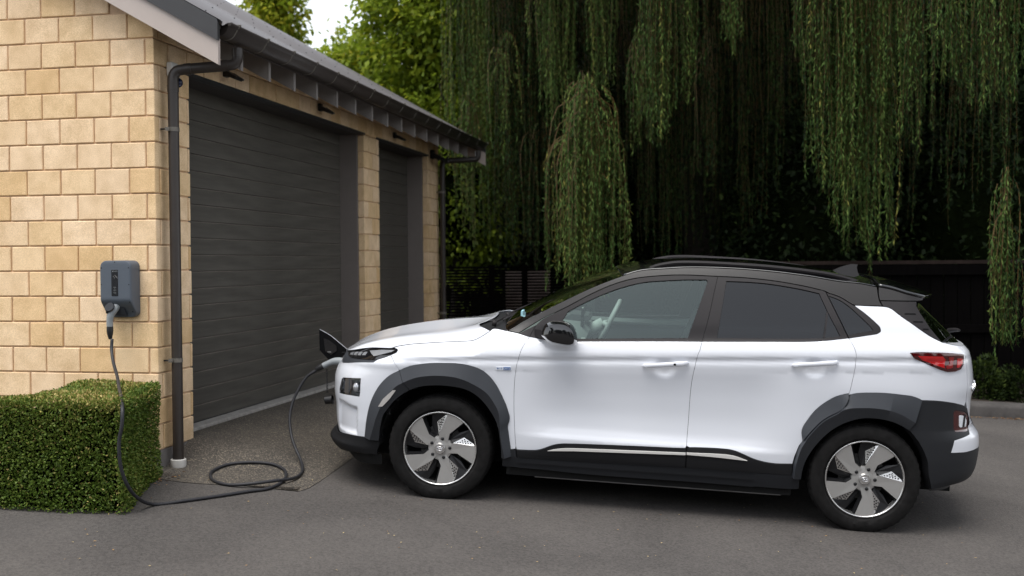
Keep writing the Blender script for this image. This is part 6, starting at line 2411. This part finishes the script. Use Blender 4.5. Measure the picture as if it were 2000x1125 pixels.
# ---- charging flap, socket and cap on the nose
fl2 = [(-1.084, .919), (-1.003, .880), (-.875, .787), (-.890, .700), (-1.004, .701), (-1.075, .768)]
def flap_plate(name, k, y0, y1, m_, par, bev=.006):
    c = np.mean(np.array(fl2), 0)
    bm = bmesh.new()
    add_prism(bm, [(c[0] + (p[0] - c[0]) * k, y0, c[1] + (p[1] - c[1]) * k) for p in fl2], (0, y1 - y0, 0))
    return bm_obj(name, bm, m_, par)
fl_o = flap_plate('charge_flap', 1.0, .072, .082, M['white'], car)
flap_plate('inner_liner', .985, .058, .0715, M['seal'], fl_o)
bm = bmesh.new()
inn = [(-1.045, .858), (-1.003, .846), (-.948, .810), (-.945, .772), (-.987, .740), (-1.030, .764)]
add_prism(bm, [(x, .050, z) for x, z in inn], (0, .0075, 0))
bm_obj('seal_plate', bm, M['gloss_black'], fl_o)
box('hinge', (-.905, .02, .735), (-.835, .070, .770), M['seal'], fl_o, .006)
box('caution_label', (-1.012, .0485, .757), (-.985, .0495, .765), M['grey_metal'], fl_o)
sk = tube('charge_socket', [(-.80, -.03, .70), (-.872, -.03, .705)], .052, M['black_plastic'], car, 24)
# coiled strap and dust cap
helix = [(-.985 + .006 * math.cos(a * 2.2) + .012 * a / 46, -.05 + .006 * math.sin(a * 2.2), .650 - .17 * a / 46) for a in np.linspace(0, 46, 160)]
V, F = tube_np(helix, .0022, 5)
dc = empty('dust_cap')
dc.parent = car
from_np('strap', V, F, M['black_plastic'], dc, smooth=True)
V, F = lathe([(0, -.026), (.026, -.026), (.031, -.022), (.031, .020), (.034, .022), (.034, .030), (.029, .030), (.027, .0), (0, 0)], 24, 'z')
V = V @ np.array(Matrix.Rotation(math.radians(80), 3, 'Y')).T
o = from_np('cap', V + np.array((-.963, -.05, .432)), F, M['black_plastic'], dc)
sharp_by_angle(o.data, 35)
# dirt-catching small sensors on the far corner of the nose
for z in (.64, .52):
    V, F = lathe([(0, 0), (.022, .002), (.026, .02)], 14, 'z')
tube('front_sensor', [(-.86, .30, .62), (-.895, .30, .62)], .034, M['black_plastic'], car, 16)
tube('front_sensor', [(-.85, .30, .49), (-.878, .30, .49)], .022, M['black_plastic'], car, 16)

# ================================================================== WALL CHARGER
CH_M = G.matrix_world @ Matrix.Translation((-.232, 0, 1.406))
ch = empty('wall_charger', mat=CH_M)
tag(ch, 'slate grey electric car charger mounted on the block wall', 'charger')
M['slate'] = mat('charger_slate', (.085, .100, .122), .5, spec=.4, bump=.08, bscale=350, dist=.001)
M['slate_dark'] = mat('charger_recess', (.030, .034, .042), .55)
M['gun_grey'] = mat('connector_grey', (.26, .28, .29), .45)
M['gun_black'] = mat('connector_black', (.016, .016, .017), .5)
M['panel_black'] = mat('charger_display', (.010, .011, .014), .25)
M['icon'] = mat('display_print', (.20, .21, .215), .5)
def rrect(hx, hz, r_, n=7):
    out = []
    for cx, cz_, a0 in ((hx - r_, hz - r_, 0), (-hx + r_, hz - r_, 90), (-hx + r_, -hz + r_, 180), (hx - r_, -hz + r_, 270)):
        for i in range(n):
            a = math.radians(a0 + 90 * i / (n - 1))
            out.append((cx + r_ * math.cos(a), cz_ + r_ * math.sin(a)))
    return resample(clean(out), .008)
hx, hz = .112, .189
def depth(z):
    return -.118 if z > -.065 else -.118 + .078 * sstep(np.array((-.065 - z) / .124)) ** .9
rings = []
for kx, kd in ((1.0, 0.02), (1.0, .80), (.985, .93), (.955, .985), (.90, 1.0)):
    rings.append([(x * kx, -.004 + float(depth(z * (1 - (1 - kx) * .6))) * kd, z * (1 - (1 - kx) * .6)) for x, z in rrect(hx, hz, .042)])
n = len(rings[0])
V = np.array([p for r_ in rings for p in r_])
F = []
for i in range(len(rings) - 1):
    for j in range(n):
        a, b_ = i * n + j, i * n + (j + 1) % n
        F.append((a, b_, b_ + n, a + n))
# front skin as a fine fan of rows so the lower slope stays crisp
P2, T, lp = fill2d([(x * .90, z * .94) for x, z in rrect(hx, hz, .042)], [], .012)
V3 = np.array([(x, -.004 + float(depth(z)), z) for x, z in P2])
k = len(V)
F += [tuple(int(i) + k for i in t) for t in T]
V = np.concatenate([V, V3])
bm = bmesh.new()
me = bpy.data.meshes.new('tmp')
me.from_pydata([tuple(map(float, v)) for v in V], [], F)
bm.from_mesh(me)
bmesh.ops.remove_doubles(bm, verts=bm.verts[:], dist=.0012)
bm_obj('housing', bm, M['slate'], ch, smooth=35)
# display strip
disp = box('display', (-.026, -.1245, -.045), (.022, -.1205, .128), M['panel_black'], ch, .0015)
fr = Matrix(((1, 0, 0, 0), (0, 0, -1, 0), (0, 1, 0, 0), (0, 0, 0, 1)))
text_mesh('lettering', 'EVNEX', .0115, M['icon'], disp, Matrix.Translation((.004, -.1252, .117)) @ fr, .0002)
bm = bmesh.new()
add_prism(bm, [(-.019, -.1254, .121), (-.014, -.1254, .121), (-.011, -.1254, .113), (-.016, -.1254, .113)], (0, .0006, 0))
bm_obj('logo_mark', bm, M['icon'], disp)
V, F = merge([tube_np([(-.002 + q * .006 + .010 * math.cos(a), -.1253, .082 - q * .005 + .010 * math.sin(a)) for a in np.linspace(-.9 + .5, .9 + .5, 8)], .0012, 4) for q in range(3)] + [tube_np([(-.012, -.1253, .086), (.0, -.1253, .074), (-.004, -.1253, .066)], .0012, 4)])
from_np('card_symbol', V, F, M['grey_metal'], disp)
for z in (.010, -.008, -.026):
    V, F = merge([tube_np([(-.011, -.1253, z), (-.009, -.1253, z + .003), (.007, -.1253, z + .003), (.009, -.1253, z)], .0009, 4), tube_np([(-.005, -.1253, z - .003), (.004, -.1253, z - .003)], .0008, 4)])
    from_np('button_print', V, F, M['icon'], disp)
for x, z in ((0, .178), (-.098, .140), (.098, .140), (-.100, .030), (.100, .030), (-.100, -.085), (.100, -.085), (-.088, -.150), (.088, -.150)):
    V, F = lathe([(0, -.0012), (.0035, -.001), (.004, .001)], 10, 'y')
    y = -.004 + float(depth(z)) * .975
    from_np('screw', V + np.array((x, y - .003, z)), F, M['seal'], ch, smooth=True)
# socket recess
bm = bmesh.new()
add_prism(bm, [(-.045, -.100, -.085), (.040, -.100, -.085), (.045, -.070, -.175), (-.045, -.070, -.175)], (0, .03, .0))
bm_obj('socket_recess', bm, M['slate_dark'], ch)

# ================================================================== CHARGING CABLE
CAB = [(-2.628, 7.205, 1.08), (-2.627, 7.19, 1.02), (-2.593, 7.12, 0.942), (-2.52, 6.98, 0.868), (-2.412, 6.72, 0.806), (-2.266, 6.34, 0.792), (-2.199, 6.17, 0.745), (-2.196, 6.15, 0.666), (-2.212, 6.15, 0.58), (-2.213, 6.15, 0.493), (-2.204, 6.16, 0.405), (-2.181, 6.19, 0.312), (-2.157, 6.27, 0.23), (-2.112, 6.417, 0.159), (-1.965, 6.526, 0.155), (-1.791, 6.678, 0.152), (-1.638, 6.821, 0.15), (-1.557, 6.888, 0.148), (-1.503, 7.014, 0.154), (-1.504, 7.244, 0.166), (-1.553, 7.365, 0.188), (-1.641, 7.423, 0.209), (-1.781, 7.427, 0.22), (-1.928, 7.393, 0.213), (-1.996, 7.297, 0.193), (-1.974, 7.129, 0.185), (-1.903, 7.003, 0.173), (-1.797, 6.947, 0.164), (-1.635, 6.947, 0.174), (-1.522, 7.024, 0.174), (-1.445, 7.136, 0.164), (-1.419, 7.26, 0.162), (-1.423, 7.391, 0.178), (-1.458, 7.5, 0.222), (-1.508, 7.58, 0.289), (-1.551, 7.66, 0.366), (-1.573, 7.72, 0.483), (-1.558, 7.76, 0.587), (-1.515, 7.79, 0.685), (-1.463, 7.81, 0.763), (-1.383, 7.814, 0.813)]
cb = empty('charging_cable', (-1.7, 7.1, .19))
tag(cb, 'black charging cable draped over the hedge and looped on the drive', 'cable')
cinv = Matrix.Translation(-cb.location)
M['cable'] = mat('cable_sheath', (.022, .022, .025), .5, spec=.4)
p = catmull(CAB, .02)
V, F = tube_np(p, .0105, 12)
o = from_np('lead', V, F, M['cable'], cb, smooth=True)
o.matrix_parent_inverse = cinv
def gun(name, pts_, rads, mats, par_inv):
    root = None
    for (a, b_), m_, nm in mats:
        q = pts_[a:b_ + 1]
        r_ = rads[a:b_ + 1]
        c = catmull(q, .008)
        rr = np.interp(np.linspace(0, 1, len(c)), np.linspace(0, 1, len(r_)), r_)
        V, F = tube_np(c, rr, 18)
        bm = bmesh.new()
        me = bpy.data.meshes.new('tmp')
        me.from_pydata([tuple(map(float, v)) for v in V], [], F)
        bm.from_mesh(me)
        if root is None:
            root = bm_obj(nm, bm, m_, cb, smooth=45)
            root.matrix_parent_inverse = cinv
        else:
            o = bm_obj(nm, bm, m_, root, smooth=45)
    return root
def cw(x, y, z):
    v = CAR_M @ Vector((x, y, z))
    return (v.x, v.y, v.z)
gun('car_connector', [cw(-.862, -.03, .703), cw(-.900, -.035, .710), cw(-.935, -.04, .708), cw(-.975, -.045, .692), cw(-1.012, -.05, .672), cw(-1.030, -.05, .662), cw(-1.050, -.05, .650), cw(-1.066, -.05, .640)], [.030, .028, .024, .021, .021, .023, .020, .013], [((0, 4), M['gun_grey'], 'car_connector'), ((4, 7), M['gun_black'], 'strain_relief')], cinv)
def chw(x, y, z):
    v = CH_M @ Vector((x, y, z))
    return (v.x, v.y, v.z)
g2 = gun('charger_connector', [chw(-.010, -.080, -.105), chw(-.022, -.108, -.140), chw(-.033, -.122, -.165), chw(-.040, -.124, -.205), chw(-.042, -.122, -.245), chw(-.0425, -.121, -.275), chw(-.0425, -.120, -.300), chw(-.042, -.119, -.33)], [.026, .026, .024, .0215, .021, .022, .018, .011], [((0, 4), M['gun_grey'], 'charger_connector'), ((4, 7), M['gun_black'], 'strain_relief')], cinv)
# hinged round socket cover resting on the connector
V, F = lathe([(0, -.006), (.030, -.006), (.034, -.002), (.034, .004), (0, .006)], 28, 'y')
V = V @ np.array(Matrix.Rotation(math.radians(-28), 3, 'X')).T + np.array((-.032, -.138, -.118))
o = from_np('socket_cover', V, F, M['panel_black'], ch)
sharp_by_angle(o.data, 35)
box('cover_tab', (-.055, -.150, -.160), (-.038, -.138, -.140), M['panel_black'], ch, .003)
